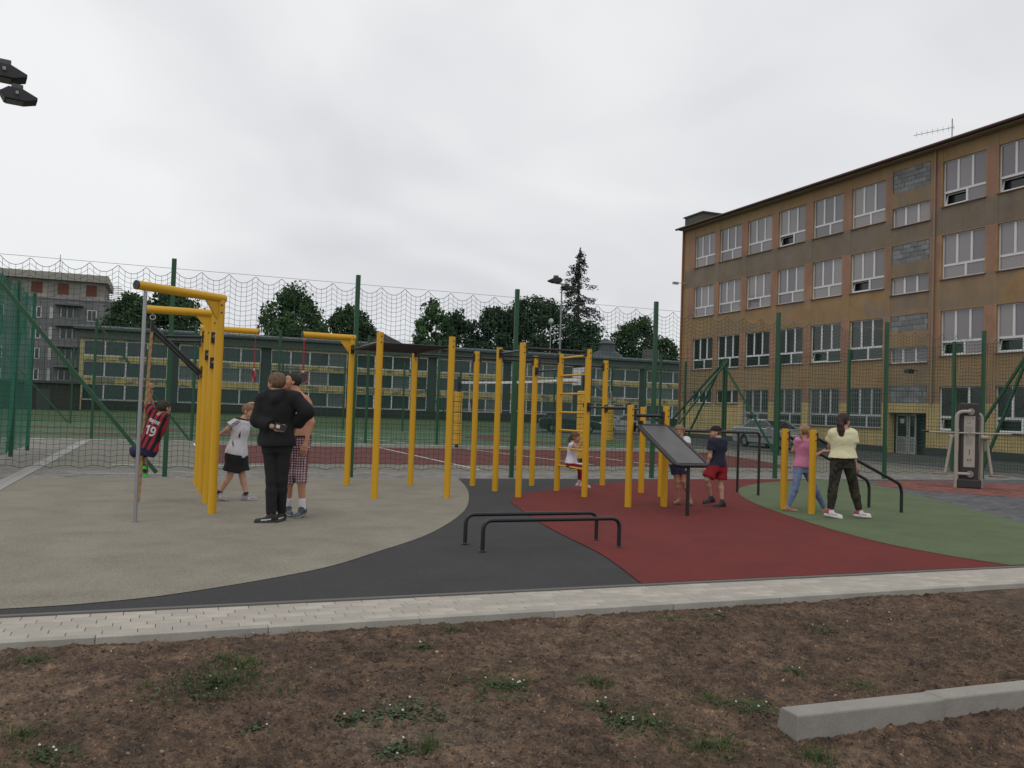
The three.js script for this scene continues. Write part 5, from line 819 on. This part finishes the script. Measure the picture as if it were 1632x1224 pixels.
  if (s.shirt) { const q = s.shirt, inf = q.inf ?? 0.014, neckCut = q.neck ?? 0.985; const A = ['L', 'R'].map((S) => { const a = J['sh' + S], b = J['el' + S], e = a.clone().lerp(b, Math.min(1, q.sleeve)), dd = b.clone().sub(a).normalize(); const list = [cone(J['sh' + S].clone().lerp(J.neck, 0.25), a, 0.05 * aw + inf, 0.056 * aw + inf), cone(a, e, 0.055 * aw + inf, mix(0.055, 0.045, q.sleeve) * aw + inf + (q.cuff || 0.008))]; if (q.sleeve >= 1) { const fe = b.clone().lerp(J['wr' + S], q.sleeve - 1); list.push(cone(b, fe, 0.046 * aw + inf, 0.034 * aw + inf)); const d2 = J['wr' + S].clone().sub(b).normalize(); return (x, y, z) => Math.max(uni(list, 0.03)(x, y, z), ((x - fe.x) * d2.x + (y - fe.y) * d2.y + (z - fe.z) * d2.z > 0 && Math.hypot(x - fe.x, y - fe.y, z - fe.z) < 0.09) ? (x - fe.x) * d2.x + (y - fe.y) * d2.y + (z - fe.z) * d2.z : -1); } const U2 = uni(list, 0.03); return (x, y, z) => Math.max(U2(x, y, z), (x - e.x) * dd.x + (y - e.y) * dd.y + (z - e.z) * dd.z); });
    const T0 = torso(inf, q.hem ?? -0.08, neckCut, q.flare ?? 0.012), under = legs(thigh('L'), thigh('R'))(torso(0)), T = (x, y, z) => Math.min(T0(x, y, z), under(x, y, z) - inf); const extra = q.extra ? q.extra(ctx) : null;
    const F = (x, y, z) => { let d = T(x, y, z); const v = ((x - J.pel.x) * up.x + (y - J.pel.y) * up.y + (z - J.pel.z) * up.z) / SL; d = Math.max(d, ((q.hem ?? -0.08) - v) * SL, (v - neckCut) * SL); if (q.sleeve > 0) { d = smin(d, A[0](x, y, z), 0.032); d = smin(d, A[1](x, y, z), 0.032); } if (extra) d = smin(d, extra(x, y, z), 0.03); return d + fold(x, y, z, q.fold ?? 0.006); };
    clothes(q.name, F, 0.24, q.cell || 0.0085, (x, y, z) => { const c = q.col(x, y, z, ctx), n = 0.9 + 0.2 * noise3(x * 40, y * 40, z * 40); return c.map((m) => m * n); }, q.label); }
  if (s.pants) { const q = s.pants, inf = q.inf ?? 0.01, L = ['L', 'R'].map((S) => { const a = J['hip' + S], b = J['kn' + S], c = J['an' + S]; let e, dd, list; if (q.len <= 1) { e = a.clone().lerp(b, q.len); dd = b.clone().sub(a).normalize(); list = [thigh(S, inf, q.len, q.loose || 0)]; } else { e = b.clone().lerp(c, q.len - 1); dd = c.clone().sub(b).normalize(); list = [thigh(S, inf, 1, q.loose || 0), calf(S, inf + (q.loose || 0), q.len - 1, inf + (q.hemLoose ?? q.loose ?? 0))]; } const U2 = uni(list, 0.03); return (x, y, z) => { const g = (x - e.x) * dd.x + (y - e.y) * dd.y + (z - e.z) * dd.z, r = Math.hypot(x - e.x, y - e.y, z - e.z); return Math.max(U2(x, y, z), r < 0.2 ? g : -1); }; });
    const top = q.waist ?? 0.14, T = torso(inf + 0.002, -0.2, top + 0.1, 0);
    const F = (x, y, z) => { const v = ((x - J.pel.x) * up.x + (y - J.pel.y) * up.y + (z - J.pel.z) * up.z) / SL; const d = T(x, y, z), K2 = KB + (q.join || 0); let m = Math.min(smin(d, L[0](x, y, z), K2), smin(d, L[1](x, y, z), K2)); if (q.join) m = Math.min(m, smin(L[0](x, y, z), L[1](x, y, z), q.join)); return Math.max(m, (v - top) * SL) + fold(x, y, z, q.fold ?? 0.005); };
    clothes(q.name, F, 0.2, q.cell || 0.009, (x, y, z) => { const c = q.col(x, y, z, ctx), n = 0.88 + 0.24 * noise3(x * 30, y * 30, z * 30); return c.map((m) => m * n); }, q.label); }
  if (s.socks) for (const S of ['L', 'R']) { const a = J['an' + S], b = J['kn' + S], q = s.socks; const F = cone(a.clone().add(V(0, -0.02, 0)), a.clone().lerp(b, q.len), 0.04 * k + 0.004, 0.04 * k + 0.007); const [l, h2] = bounds([a, a.clone().lerp(b, q.len)], 0.08); part('sock', surfaceNets(F, l, h2, 0.008, () => q.col), clothM, t); }
  if (s.shoe) for (const S of ['L', 'R']) { const q = s.shoe, { a, d, heel, toe } = feet[S], ud = toe.clone().sub(heel).normalize(), sx = ud.clone().cross(V(0, 1, 0)).normalize(), un = sx.clone().cross(ud).normalize(); const K = k * 0.75 + 0.25 * 0.8; const P = (u, v, n) => heel.clone().addScaledVector(ud, u).addScaledVector(un, v).addScaledVector(sx, n); const Ln = toe.distanceTo(heel); const hw = 0.036 * K;
      const sole = uni([cone(P(-0.012, -0.018 * K, 0), P(Ln * 0.45, -0.02 * K, 0), hw, hw * 0.95), cone(P(Ln * 0.45, -0.02 * K, 0), P(Ln * 0.92, -0.018 * K, 0), hw * 1.05, hw * 0.95)], 0.02); const flatSole = (x, y, z) => { const v = (x - heel.x) * un.x + (y - heel.y) * un.y + (z - heel.z) * un.z; return Math.max(sole(x, y, z) * 0.9 - 0.005, Math.abs(v + (q.flop ? 0.028 : 0.03) * K) - (q.flop ? 0.008 : 0.014) * K); };
      const upper = q.flop ? uni([cone(P(Ln * 0.35, 0.0, hw), P(Ln * 0.55, 0.03 * K, 0), 0.007, 0.006), cone(P(Ln * 0.35, 0, -hw), P(Ln * 0.55, 0.03 * K, 0), 0.007, 0.006), ...(q.strap ? [cone(P(0, 0.045 * K, hw), P(0, 0.045 * K, -hw), 0.008, 0.008), cone(P(Ln * 0.72, 0.015 * K, hw), P(Ln * 0.72, 0.026 * K, -hw), 0.009, 0.009)] : [])], 0.01) : uni([cone(P(0, 0.0, 0), P(Ln * 0.9, -0.006 * K, 0), hw * 1.12, hw * 0.98), cone(P(0.005, 0.02 * K, 0), P(Ln * 0.3, 0.018 * K, 0), hw * 1.02, hw * 1.0), cone(P(0.03 * K, 0.05 * K, 0), P(0.055 * K, 0.05 * K, 0), hw * 1.08, hw * 1.05)], 0.03);
      const F = (x, y, z) => { const v = (x - heel.x) * un.x + (y - heel.y) * un.y + (z - heel.z) * un.z; const u2 = q.flop ? upper(x, y, z) : Math.max(upper(x, y, z), -v - 0.03 * K, v - 0.08 * K); return Math.min(u2, flatSole(x, y, z)); };
      const [l, h2] = bounds([P(-0.05, -0.06, 0), P(Ln + 0.05, 0.1, 0.05), P(0, 0.1, -0.06), P(Ln, -0.05, -0.05)], 0.03); part('shoe', surfaceNets(F, l, h2, 0.006, (x, y, z) => { const r = V(x, y, z).sub(heel), u = r.dot(ud) / Ln, v = r.dot(un) / K, n = r.dot(sx); return v < -0.017 && !(q.flop && v > -0.02) ? q.sole : q.col(u, v, n); }), shoeM, t); }
  if (s.extra) s.extra(ctx);
  return t;
}
const POSE = {rope:{at:[-0.1,12.72],J:{head:[0.089,1.295,0.014],neck:[0.06,1.186,0.024],shL:[-0.071,1.232,-0.028],shR:[0.095,1.166,0.059],elL:[-0.131,1.35,-0.138],wrL:[-0.114,1.541,-0.153],elR:[-0.04,1.214,-0.285],wrR:[-0.097,1.442,-0.167],pel:[-0.101,0.758,-0.04],hipL:[-0.141,0.73,-0.056],hipR:[-0.057,0.724,-0.023],knL:[-0.295,0.675,-0.289],knR:[-0.18,0.674,-0.394],anL:[-0.183,0.541,-0.18],anR:[-0.114,0.444,-0.153],toL:[-0.132,0.499,-0.074],toR:[-0.109,0.372,-0.043]}},
 white:{at:[1.02,13.15],J:{head:[0.101,1.276,0.04],neck:[0.055,1.174,0.022],shL:[0.147,1.11,-0.081],shR:[-0.069,1.109,0.102],elL:[0.248,1.097,-0.074],wrL:[0.181,1.337,-0.079],elR:[-0.187,1.015,0.098],wrR:[-0.29,0.926,-0.008],pel:[-0.037,0.692,-0.015],hipL:[0.01,0.634,-0.06],hipR:[-0.078,0.639,0.045],knL:[0.055,0.342,-0.032],knR:[-0.122,0.347,0.038],anL:[0.123,0.069,-0.016],anR:[-0.252,0.095,-0.014],toL:[0.283,0.021,0.026],toR:[-0.172,0.014,0.061]}},
 man:{at:[1.32,10.72],J:{head:[-0.1,1.653,-0.04],neck:[-0.08,1.554,-0.032],shL:[-0.234,1.454,-0.093],shR:[0.121,1.467,0.048],elL:[-0.287,1.199,-0.071],wrL:[-0.132,1.131,0.12],elR:[0.26,1.323,0.136],wrR:[0.147,1.127,-0.049],pel:[-0.063,0.949,-0.025],hipL:[-0.132,0.889,-0.052],hipR:[0.016,0.894,0.006],knL:[-0.103,0.487,-0.019],knR:[0.014,0.495,-0.016],anL:[-0.097,0.08,0.015],anR:[0.034,0.086,-0.116],toL:[-0.281,0.001,0.018],toR:[-0.03,0.04,-0.033]}},
 bare:{at:[1.66,11.25],J:{head:[-0.184,1.691,-0.073],neck:[-0.118,1.552,-0.047],shL:[-0.181,1.418,-0.072],shR:[0.018,1.408,0.007],elL:[-0.212,1.19,-0.03],wrL:[-0.179,1.018,0.036],elR:[0.073,1.182,0.05],wrR:[-0.001,0.92,0.107],pel:[-0.079,0.974,-0.031],hipL:[-0.132,0.893,-0.052],hipR:[-0.028,0.897,-0.011],knL:[-0.167,0.526,-0.034],knR:[-0.033,0.532,0.03],anL:[-0.157,0.107,-0.116],anR:[-0.006,0.109,0.062],toL:[-0.145,0.031,0.05],toR:[-0.08,-0.005,0.183]}},
 ladder:{at:[6.72,13.98],J:{head:[0.059,0.98,0.023],neck:[0.02,0.884,0.008],shL:[0.079,0.834,-0.076],shR:[-0.036,0.84,0.093],elL:[0.161,0.794,-0.065],wrL:[0.196,0.88,-0.008],elR:[0.044,0.797,0.147],wrR:[0.125,0.892,0.135],pel:[-0.003,0.518,-0.001],hipL:[0.033,0.473,-0.051],hipR:[-0.019,0.48,0.057],knL:[0.2,0.458,-0.028],knR:[0.15,0.474,0.113],anL:[0.177,0.198,-0.016],anR:[0.191,0.176,0.13],toL:[0.096,0.134,0.06],toR:[0.279,0.094,0.197]}},
 hand:{at:[7.78,12.08],J:{head:[-0.045,1.165,-0.018],neck:[-0.037,1.079,-0.015],shL:[0.065,1.03,0.026],shR:[-0.137,1.023,-0.054],elL:[0.008,0.895,0.111],wrL:[-0.088,1.038,0.127],elR:[-0.147,0.875,-0.08],wrR:[-0.215,0.746,-0.021],pel:[-0.04,0.636,-0.016],hipL:[0.012,0.605,0.005],hipR:[-0.096,0.601,-0.038],knL:[0.018,0.365,0.05],knR:[-0.072,0.36,0.004],anL:[0.146,0.082,0.058],anR:[-0.041,0.078,0.005],toL:[0.097,0.022,0.168],toR:[-0.169,0.015,0.084]}},
 cap:{at:[8.24,11.8],J:{head:[-0.02,1.173,-0.008],neck:[0.026,1.102,0.01],shL:[-0.112,1.022,0.042],shR:[0.129,1.031,0.008],elL:[-0.151,0.787,0.048],wrL:[-0.176,0.607,-0.005],elR:[0.204,0.794,-0.113],wrR:[0.118,0.682,-0.19],pel:[0.027,0.655,0.011],hipL:[-0.081,0.617,0.033],hipR:[0.1,0.616,0.008],knL:[-0.178,0.421,0.037],knR:[0.08,0.382,0.032],anL:[-0.056,0.121,-0.022],anR:[0.079,0.067,0.085],toL:[-0.207,0.03,-0.028],toR:[-0.058,0.005,0.106]}},
 pink:{at:[9.3,10.98],J:{head:[0.01,1.253,0.004],neck:[-0.008,1.145,-0.003],shL:[-0.136,1.098,0.011],shR:[0.105,1.101,-0.012],elL:[-0.144,0.942,-0.078],wrL:[0.054,0.884,-0.194],elR:[0.184,0.859,0.008],wrR:[0.335,0.939,0.025],pel:[-0.034,0.696,-0.014],hipL:[-0.096,0.651,-0.006],hipR:[0.044,0.651,-0.015],knL:[-0.161,0.334,0.001],knR:[0.2,0.323,0.058],anL:[-0.252,0.064,-0.057],anR:[0.362,0.035,0.079],toL:[-0.102,-0.006,0.002],toR:[0.546,0.042,0.087]}},
 yellow:{at:[9.4,10.12],J:{head:[-0.085,1.432,-0.034],neck:[-0.09,1.31,-0.036],shL:[-0.218,1.234,-0.086],shR:[0.023,1.235,0.009],elL:[-0.18,1.049,-0.2],wrL:[-0.053,0.947,-0.236],elR:[0.029,1.007,0.033],wrR:[0.073,0.793,0.051],pel:[-0.087,0.836,-0.034],hipL:[-0.168,0.783,-0.067],hipR:[-0.003,0.789,-0.001],knL:[-0.243,0.412,-0.053],knR:[0.09,0.425,0.014],anL:[-0.273,0.104,-0.065],anR:[0.192,0.102,0.022],toL:[-0.16,-0.007,0.023],toR:[0.348,0.049,0.073]}}};
const plain = (r, g, b) => () => [r, g, b];
const SKIN = [0.44, 0.25, 0.17];
{ // boy climbing the rope
  const cv = document.createElement('canvas'); cv.width = 128; cv.height = 128; const x = cv.getContext('2d'); x.fillStyle = '#000'; x.fillRect(0, 0, 128, 128); x.fillStyle = '#fff'; x.textAlign = 'center'; x.font = 'bold 70px sans-serif'; x.fillText('19', 64, 100); x.font = 'bold 24px sans-serif'; x.fillText('PIĄTEK', 64, 34); const D = x.getImageData(0, 0, 128, 128).data;
  person('rope', { label: 'boy in red and black striped jersey climbing the hemp rope', h: 1.3, w: 1.06, look: 150, head: 0.2, skin: SKIN, hair: [0.03, 0.02, 0.014], hairT: 0.03, hairLine: (a, b, c) => Math.max(-0.22 - b + (c > 0.05 ? (c - 0.05) * 1.9 : 0), c - 0.34),
    shirt: { name: 'jersey', sleeve: 0.62, hem: -0.02, inf: 0.016, flare: 0.02, cell: 0.006, col: (X, Y, Z, c) => { const [u, v] = c.cx(V(X, Y, Z)); const back = V(X, Y, Z).sub(c.J.pel).dot(TC) > 0.0; const pu = (u / 0.26 + 0.52) * 128, pv = (0.94 - v) / 0.72 * 128; if (back && pu > 0 && pu < 128 && pv > 0 && pv < 128 && D[((pv | 0) * 128 + (pu | 0)) * 4] > 110) return [0.6, 0.6, 0.6]; return Math.floor((u + 1.02) / 0.037) % 2 ? [0.3, 0.02, 0.035] : [0.012, 0.011, 0.014]; } },
    pants: { name: 'shorts', len: 0.8, inf: 0.016, loose: 0.02, waist: 0.03, col: plain(0.018, 0.022, 0.07) },
    shoe: { col: (u, v) => (u > 0.35 && v < 0.02 ? [0.06, 0.36, 0.05] : [0.02, 0.05, 0.03]), sole: [0.08, 0.5, 0.06] },
    hands: { L: { dir: [0.15, 0.9, 0.0], palm: [0.2, 0, -0.9], curl: 1.5 }, R: { dir: [0, 1, 0], palm: [0, 0, 0.9], curl: 1.5 } }, socks: { len: 0.16, col: [0.04, 0.04, 0.05] } });
}
person('white', { label: 'boy in white sports shirt and black shorts scratching his head', h: 1.42, w: 0.98, look: 78, nod: -0.35, head: 0.212, skin: [0.5, 0.29, 0.2], hair: [0.2, 0.115, 0.06], hairT: 0.035, hairLine: (a, b, c) => Math.max(0.2 - b - (c < 0.22 ? (0.22 - c) * 1.5 : 0), c - 0.38, -0.26 - b),
  shirt: { name: 'shirt', sleeve: 0.6, hem: -0.12, inf: 0.02, flare: 0.05, neck: 0.99, cuff: 0.02, col: (X, Y, Z, c) => { const p = V(X, Y, Z), [u, v] = c.cx(p); if (v > 0.955) return [0.02, 0.02, 0.022]; const a = p.clone().sub(c.J.shR), b = c.J.elR.clone().sub(c.J.shR), n = TC, side = a.dot(n.clone().add(V(0, 1, 0)).normalize()); const al = a.dot(b.clone().normalize()); if (al > -0.06 && u > 0.02 && a.length() < 0.17) { const cr = b.clone().normalize().cross(n).normalize(); const q = a.dot(cr); for (const o of [-0.032, -0.014, 0.004]) if (Math.abs(q - o) < 0.0055) return [0.03, 0.03, 0.035]; } const d = p.clone().sub(c.J.pel); const sx = d.dot(RT), sy = d.y; if (d.dot(TC) > 0.02) { if (Math.abs(sx - 0.075 - (sy - 0.24) * 0.25) < 0.013 * (1 - Math.abs(sy - 0.24) / 0.06)) return [0.025, 0.025, 0.03]; if (Math.abs(sx + 0.01 - (0.12 - sy) * 0.2) < 0.012 * (1 - Math.abs(sy - 0.12) / 0.06)) return [0.025, 0.025, 0.03]; } return [0.6, 0.59, 0.63]; }, cell: 0.007 },
  pants: { name: 'shorts', len: 0.78, inf: 0.02, loose: 0.045, waist: -0.06, join: 0.07, col: plain(0.011, 0.011, 0.012) },
  shoe: { col: (u, v) => (u < 0.3 && v > 0.03 ? [0.1, 0.1, 0.11] : Math.abs(u - 0.42) < 0.08 && v > -0.012 && v < 0.02 ? [0.55, 0.55, 0.55] : [0.3, 0.29, 0.29]), sole: [0.42, 0.3, 0.34] }, socks: { len: 0.06, col: [0.02, 0.02, 0.02] },
  hands: { L: { dir: [-0.9, 0.06, 0.25], palm: [-0.05, -1, 0.1], curl: 0.5 }, R: { curl: 0.5 } }, fix: (J) => { J.wrL.y += 0.055; J.wrL.z += 0.05; } });
person('man', { label: 'person all in black, seen from behind, holding a phone behind the back', h: 1.76, w: 1.0, aw: 1.05, look: -118, head: 0.232, skin: [0.45, 0.27, 0.19], hair: [0.13, 0.075, 0.042], hairT: 0.075, hairLine: (a, b, c) => Math.max(0.12 - b - (c < 0.2 ? (0.2 - c) * 1.9 : 0), c - 0.4, -0.42 - b),
  shirt: { name: 'hooded_sweatshirt', sleeve: 1.85, hem: -0.08, inf: 0.035, flare: 0.03, neck: 1.03, fold: 0.012, cell: 0.01, col: plain(0.0085, 0.0085, 0.01), extra: (c) => uni([cone(c.J.neck.clone().addScaledVector(c.lat, -0.09).add(V(0, -0.02, 0)).addScaledVector(TC, 0.07), c.J.neck.clone().addScaledVector(TC, 0.12).add(V(0, -0.1, 0)), 0.05, 0.06), cone(c.J.neck.clone().addScaledVector(c.lat, 0.09).add(V(0, -0.02, 0)).addScaledVector(TC, 0.07), c.J.neck.clone().addScaledVector(TC, 0.12).add(V(0, -0.1, 0)), 0.05, 0.06)], 0.04) },
  pants: { name: 'trousers', len: 1.96, inf: 0.008, loose: 0.006, hemLoose: 0.012, waist: -0.02, fold: 0.009, col: plain(0.011, 0.0115, 0.014) },
  shoe: { col: (u, v, n) => (Math.abs(v - 0.005 - 0.05 * (0.45 - u) * (u < 0.45 ? 0.25 : -0.15)) < 0.0065 && u > 0.22 && u < 0.72 ? [0.6, 0.6, 0.6] : [0.01, 0.01, 0.011]), sole: [0.05, 0.045, 0.04] },
  hands: { L: { dir: [0.9, -0.12, 0.2], palm: [0.3, 0.1, -1], curl: 0.7 }, R: { curl: 0.7 } }, noHand: [],
  extra: (c) => { const p = c.J.wrL.clone().addScaledVector(RT, 0.1).addScaledVector(TC, 0.035).add(V(0, 0.0, 0)); const m = part('phone_in_hand', [rbox(0.15, 0.075, 0.009, 0.004)], M(0.02, 0.02, 0.022, 0.3), c.t); m.position.copy(p); m.rotation.set(0, -0.377, -0.25); const q = part('phone_sticker', rbox(0.045, 0.04, 0.002, 0.0008), M(0.55, 0.55, 0.55, 0.5), m); q.position.set(-0.03, 0, 0.006); } });
person('bare', { label: 'shirtless teenager in checked shorts facing the person in black', h: 1.78, w: 0.9, aw: 0.86, look: -62, nod: 0.32, head: 0.228, skin: [0.47, 0.235, 0.145], hair: [0.016, 0.012, 0.01], hairT: 0.04, hairLine: (a, b, c) => Math.max(0.26 - b - (c < 0.22 ? (0.22 - c) * 1.45 : 0), c - 0.4, -0.2 - b), fix: (J) => { J.toR.y = 0.01; },
  pants: { name: 'checked_shorts', len: 1.28, inf: 0.014, loose: 0.012, hemLoose: 0.022, waist: 0.06, cell: 0.0065, col: (X, Y, Z, c) => { const p = V(X, Y, Z).sub(c.J.pel); if (p.y > 0.0 + 0.02) return [0.012, 0.012, 0.013]; const u = p.dot(RT) * 31 + 50, v = p.y * 31 + 50, a = u - Math.floor(u) < 0.5, b = v - Math.floor(v) < 0.5; return a && b ? [0.11, 0.014, 0.024] : a || b ? [0.24, 0.12, 0.14] : [0.5, 0.48, 0.5]; } },
  shoe: { col: (u, v) => (u > 0.75 ? [0.1, 0.12, 0.15] : [0.045, 0.055, 0.075]), sole: [0.3, 0.3, 0.31] }, socks: { len: 0.2, col: [0.62, 0.62, 0.64] }, hands: { R: { curl: 0.4 }, L: { curl: 0.5 } } });
person('ladder', { label: 'small girl in white top and red leggings sitting on the wall bars', h: 1.05, w: 1.02, look: 72, head: 0.195, ground: 0, skin: [0.44, 0.25, 0.17], hair: [0.12, 0.07, 0.04], hairT: 0.04, tail: [[[0, 0.05, -0.44, 0.1], [0, -0.1, -0.56, 0.13], [0, -0.35, -0.58, 0.11], [0, -0.6, -0.52, 0.05]]], hairLine: (a, b, c) => Math.max(0.1 - b - (c < 0.24 ? (0.24 - c) * 1.3 : 0), c - 0.43, -0.3 - b),
  shirt: { name: 'sleeveless_top', sleeve: 0.08, hem: 0.0, inf: 0.016, flare: 0.05, cuff: 0.004, col: plain(0.6, 0.57, 0.62) }, pants: { name: 'leggings', len: 1.9, inf: 0.009, waist: 0.04, col: plain(0.23, 0.012, 0.03) },
  shoe: { col: (u) => (u > 0.35 && u < 0.6 ? [0.6, 0.2, 0.25] : [0.55, 0.48, 0.5]), sole: [0.6, 0.58, 0.58] }, socks: { len: 0.12, col: [0.6, 0.55, 0.56] }, hands: { L: { dir: [0.4, 0.6, 0], palm: [0.8, 0, 0], curl: 1.3 }, R: { dir: [0.4, 0.6, 0], palm: [0.8, 0, 0], curl: 1.3 } } });
person('hand', { label: 'girl in white shirt and dark denim shorts covering her nose, behind the bench', h: 1.28, w: 1.0, look: -12, head: 0.205, skin: [0.36, 0.19, 0.12], hair: [0.2, 0.12, 0.065], hairT: 0.07, hairLine: (a, b, c) => Math.max(0.2 - b - (c < 0.2 ? (0.2 - c) * 2.4 : 0), c - 0.4, -0.36 - b),
  shirt: { name: 't_shirt', sleeve: 0.5, hem: 0.0, inf: 0.018, cuff: 0.016, flare: 0.03, col: plain(0.64, 0.63, 0.65) }, pants: { name: 'denim_shorts', len: 0.5, inf: 0.014, loose: 0.016, waist: 0.05, col: (X, Y, Z, c) => { const p = V(X, Y, Z).sub(c.J.pel), q = p.dot(RT); return Math.abs(q - 0.1) < 0.012 && Math.abs(p.y + 0.07) < 0.016 ? [0.5, 0.5, 0.52] : [0.02, 0.026, 0.055]; } },
  shoe: { flop: true, strap: true, col: plain(0.42, 0.22, 0.2), sole: [0.1, 0.07, 0.07] }, hands: { L: { dir: [-0.1, 1, 0.02], palm: [-0.25, 0, -0.95], curl: 0.35 }, R: { curl: 0.5 } } });
person('cap', { label: 'boy in black cap, navy shirt and red shorts standing by the parallel bars', h: 1.3, w: 1.02, look: -92, head: 0.205, skin: [0.45, 0.27, 0.19], hair: [0.1, 0.065, 0.04], hairT: 0.02, hairLine: (a, b, c) => Math.max(0.1 - b - (c < 0.1 ? (0.1 - c) * 1.3 : 0), c - 0.3, -0.26 - b),
  shirt: { name: 't_shirt', sleeve: 0.55, hem: -0.04, inf: 0.02, cuff: 0.014, flare: 0.03, col: plain(0.016, 0.018, 0.04) }, pants: { name: 'shorts', len: 0.82, inf: 0.018, loose: 0.036, waist: 0.0, join: 0.03, col: plain(0.24, 0.01, 0.018) },
  shoe: { col: plain(0.014, 0.014, 0.016), sole: [0.016, 0.016, 0.018] }, socks: { len: 0.08, col: [0.05, 0.05, 0.06] }, hands: { L: { curl: 0.6 }, R: { curl: 0.6 } },
  extra: (c) => { const el2 = (x, y, z, a, b, d) => ellip(c.hp(x, y, z), hxOf(c), V(0, 1, 0), face(-92), a * c.H, b * c.H, d * c.H); const dome = el2(0, 0.14, -0.06, 0.4, 0.44, 0.47), brim = el2(0, 0.2, 0.48, 0.3, 0.035, 0.3), in2 = el2(0, 0.1, -0.06, 0.36, 0.4, 0.43); const F = (x, y, z) => { const l = c.local(x, y, z); return Math.min(Math.max(dome(x, y, z), (0.16 - l[1]) * c.H), Math.max(brim(x, y, z), -in2(x, y, z))); }; const [a, b] = bounds([c.hp(-0.5, 0, -0.6), c.hp(0.5, 0.65, 0.85), c.hp(0.5, 0, -0.6), c.hp(-0.5, 0.6, 0.85)], 0.03); part('cap', surfaceNets(F, a, b, 0.006, plain(0.014, 0.014, 0.017)), clothM, c.t);
    const wb = part('wristband', bar(c.J.wrL.clone().lerp(c.J.elL, 0.04), c.J.wrL.clone().lerp(c.J.elL, 0.12), 0.026, 14), M(0.6, 0.58, 0.55, 0.6), c.t); } });
function hxOf(c) { return V(0, 1, 0).cross(face(-92)); }
person('pink', { label: 'girl in pink shirt and faded jeans with a braid, between the two short yellow posts', h: 1.34, w: 0.92, look: 118, head: 0.205, skin: [0.44, 0.25, 0.17], hair: [0.26, 0.16, 0.09], hairT: 0.04, tail: [[[-0.05, 0.2, -0.42, 0.1], [-0.1, 0.1, -0.58, 0.12], [-0.14, -0.2, -0.64, 0.1], [-0.18, -0.5, -0.62, 0.1], [-0.2, -0.85, -0.56, 0.085], [-0.2, -1.15, -0.52, 0.03]]], hairLine: (a, b, c) => Math.max(0.12 - b - (c < 0.24 ? (0.24 - c) * 1.4 : 0), c - 0.4, -0.26 - b),
  shirt: { name: 't_shirt', sleeve: 0.35, hem: -0.02, inf: 0.014, cuff: 0.01, flare: 0.03, col: plain(0.55, 0.2, 0.32) }, pants: { name: 'jeans', len: 1.9, inf: 0.009, waist: 0.03, col: (X, Y, Z) => { const n = fbm(X * 14, Y * 9, Z * 14, 3); return [0.075 + 0.16 * n, 0.1 + 0.2 * n, 0.2 + 0.28 * n]; } },
  shoe: { flop: true, col: plain(0.3, 0.13, 0.11), sole: [0.2, 0.1, 0.08] }, hands: { R: { dir: [0.95, 0.1, 0.3], palm: [0, 1, 0.2], curl: 0.35 }, L: { curl: 0.5 } } });
person('yellow', { label: 'girl in pale yellow top and camouflage leggings walking past the sloping rails', h: 1.55, w: 1.08, waist: 1.04, look: 122, head: 0.215, skin: [0.43, 0.24, 0.165], hair: [0.035, 0.014, 0.012], hairT: 0.05, tail: [[[0, 0.08, -0.42, 0.12], [-0.1, -0.02, -0.54, 0.16], [-0.16, -0.3, -0.56, 0.22], [-0.18, -0.65, -0.52, 0.24], [-0.18, -0.98, -0.5, 0.2], [-0.16, -1.25, -0.5, 0.07]]], hairLine: (a, b, c) => Math.max(0.1 - b - (c < 0.22 ? (0.22 - c) * 1.5 : 0), c - 0.4, -0.3 - b),
  shirt: { name: 'cropped_t_shirt', sleeve: 0.55, hem: 0.1, inf: 0.026, cuff: 0.02, flare: 0.09, col: plain(0.66, 0.62, 0.4) }, pants: { name: 'camouflage_leggings', len: 1.9, inf: 0.008, loose: 0.004, waist: 0.17, cell: 0.0075, col: (X, Y, Z) => { const n = fbm(X * 16, Y * 13, Z * 16, 2), m = fbm(X * 19 + 9, Y * 15, Z * 19, 2); return n > 0.58 ? [0.042, 0.034, 0.02] : m > 0.57 ? [0.028, 0.032, 0.018] : n < 0.38 ? [0.03, 0.02, 0.013] : [0.01, 0.0095, 0.009]; } },
  shoe: { col: (u, v, n) => (u < 0.07 && v > 0.0 ? [0.3, 0.03, 0.07] : u > 0.36 && u < 0.66 && v > -0.014 && v < 0.02 && ((u + v * 2.2) * 11) % 1 < 0.45 ? [0.25, 0.03, 0.07] : [0.62, 0.6, 0.6]), sole: [0.66, 0.64, 0.62] }, hands: { R: { curl: 0.5 }, L: { curl: 0.5 } } });
scene.traverse((o) => { if (o.isMesh) { o.castShadow = true; o.receiveShadow = true; } });
renderer.render(scene, camera);
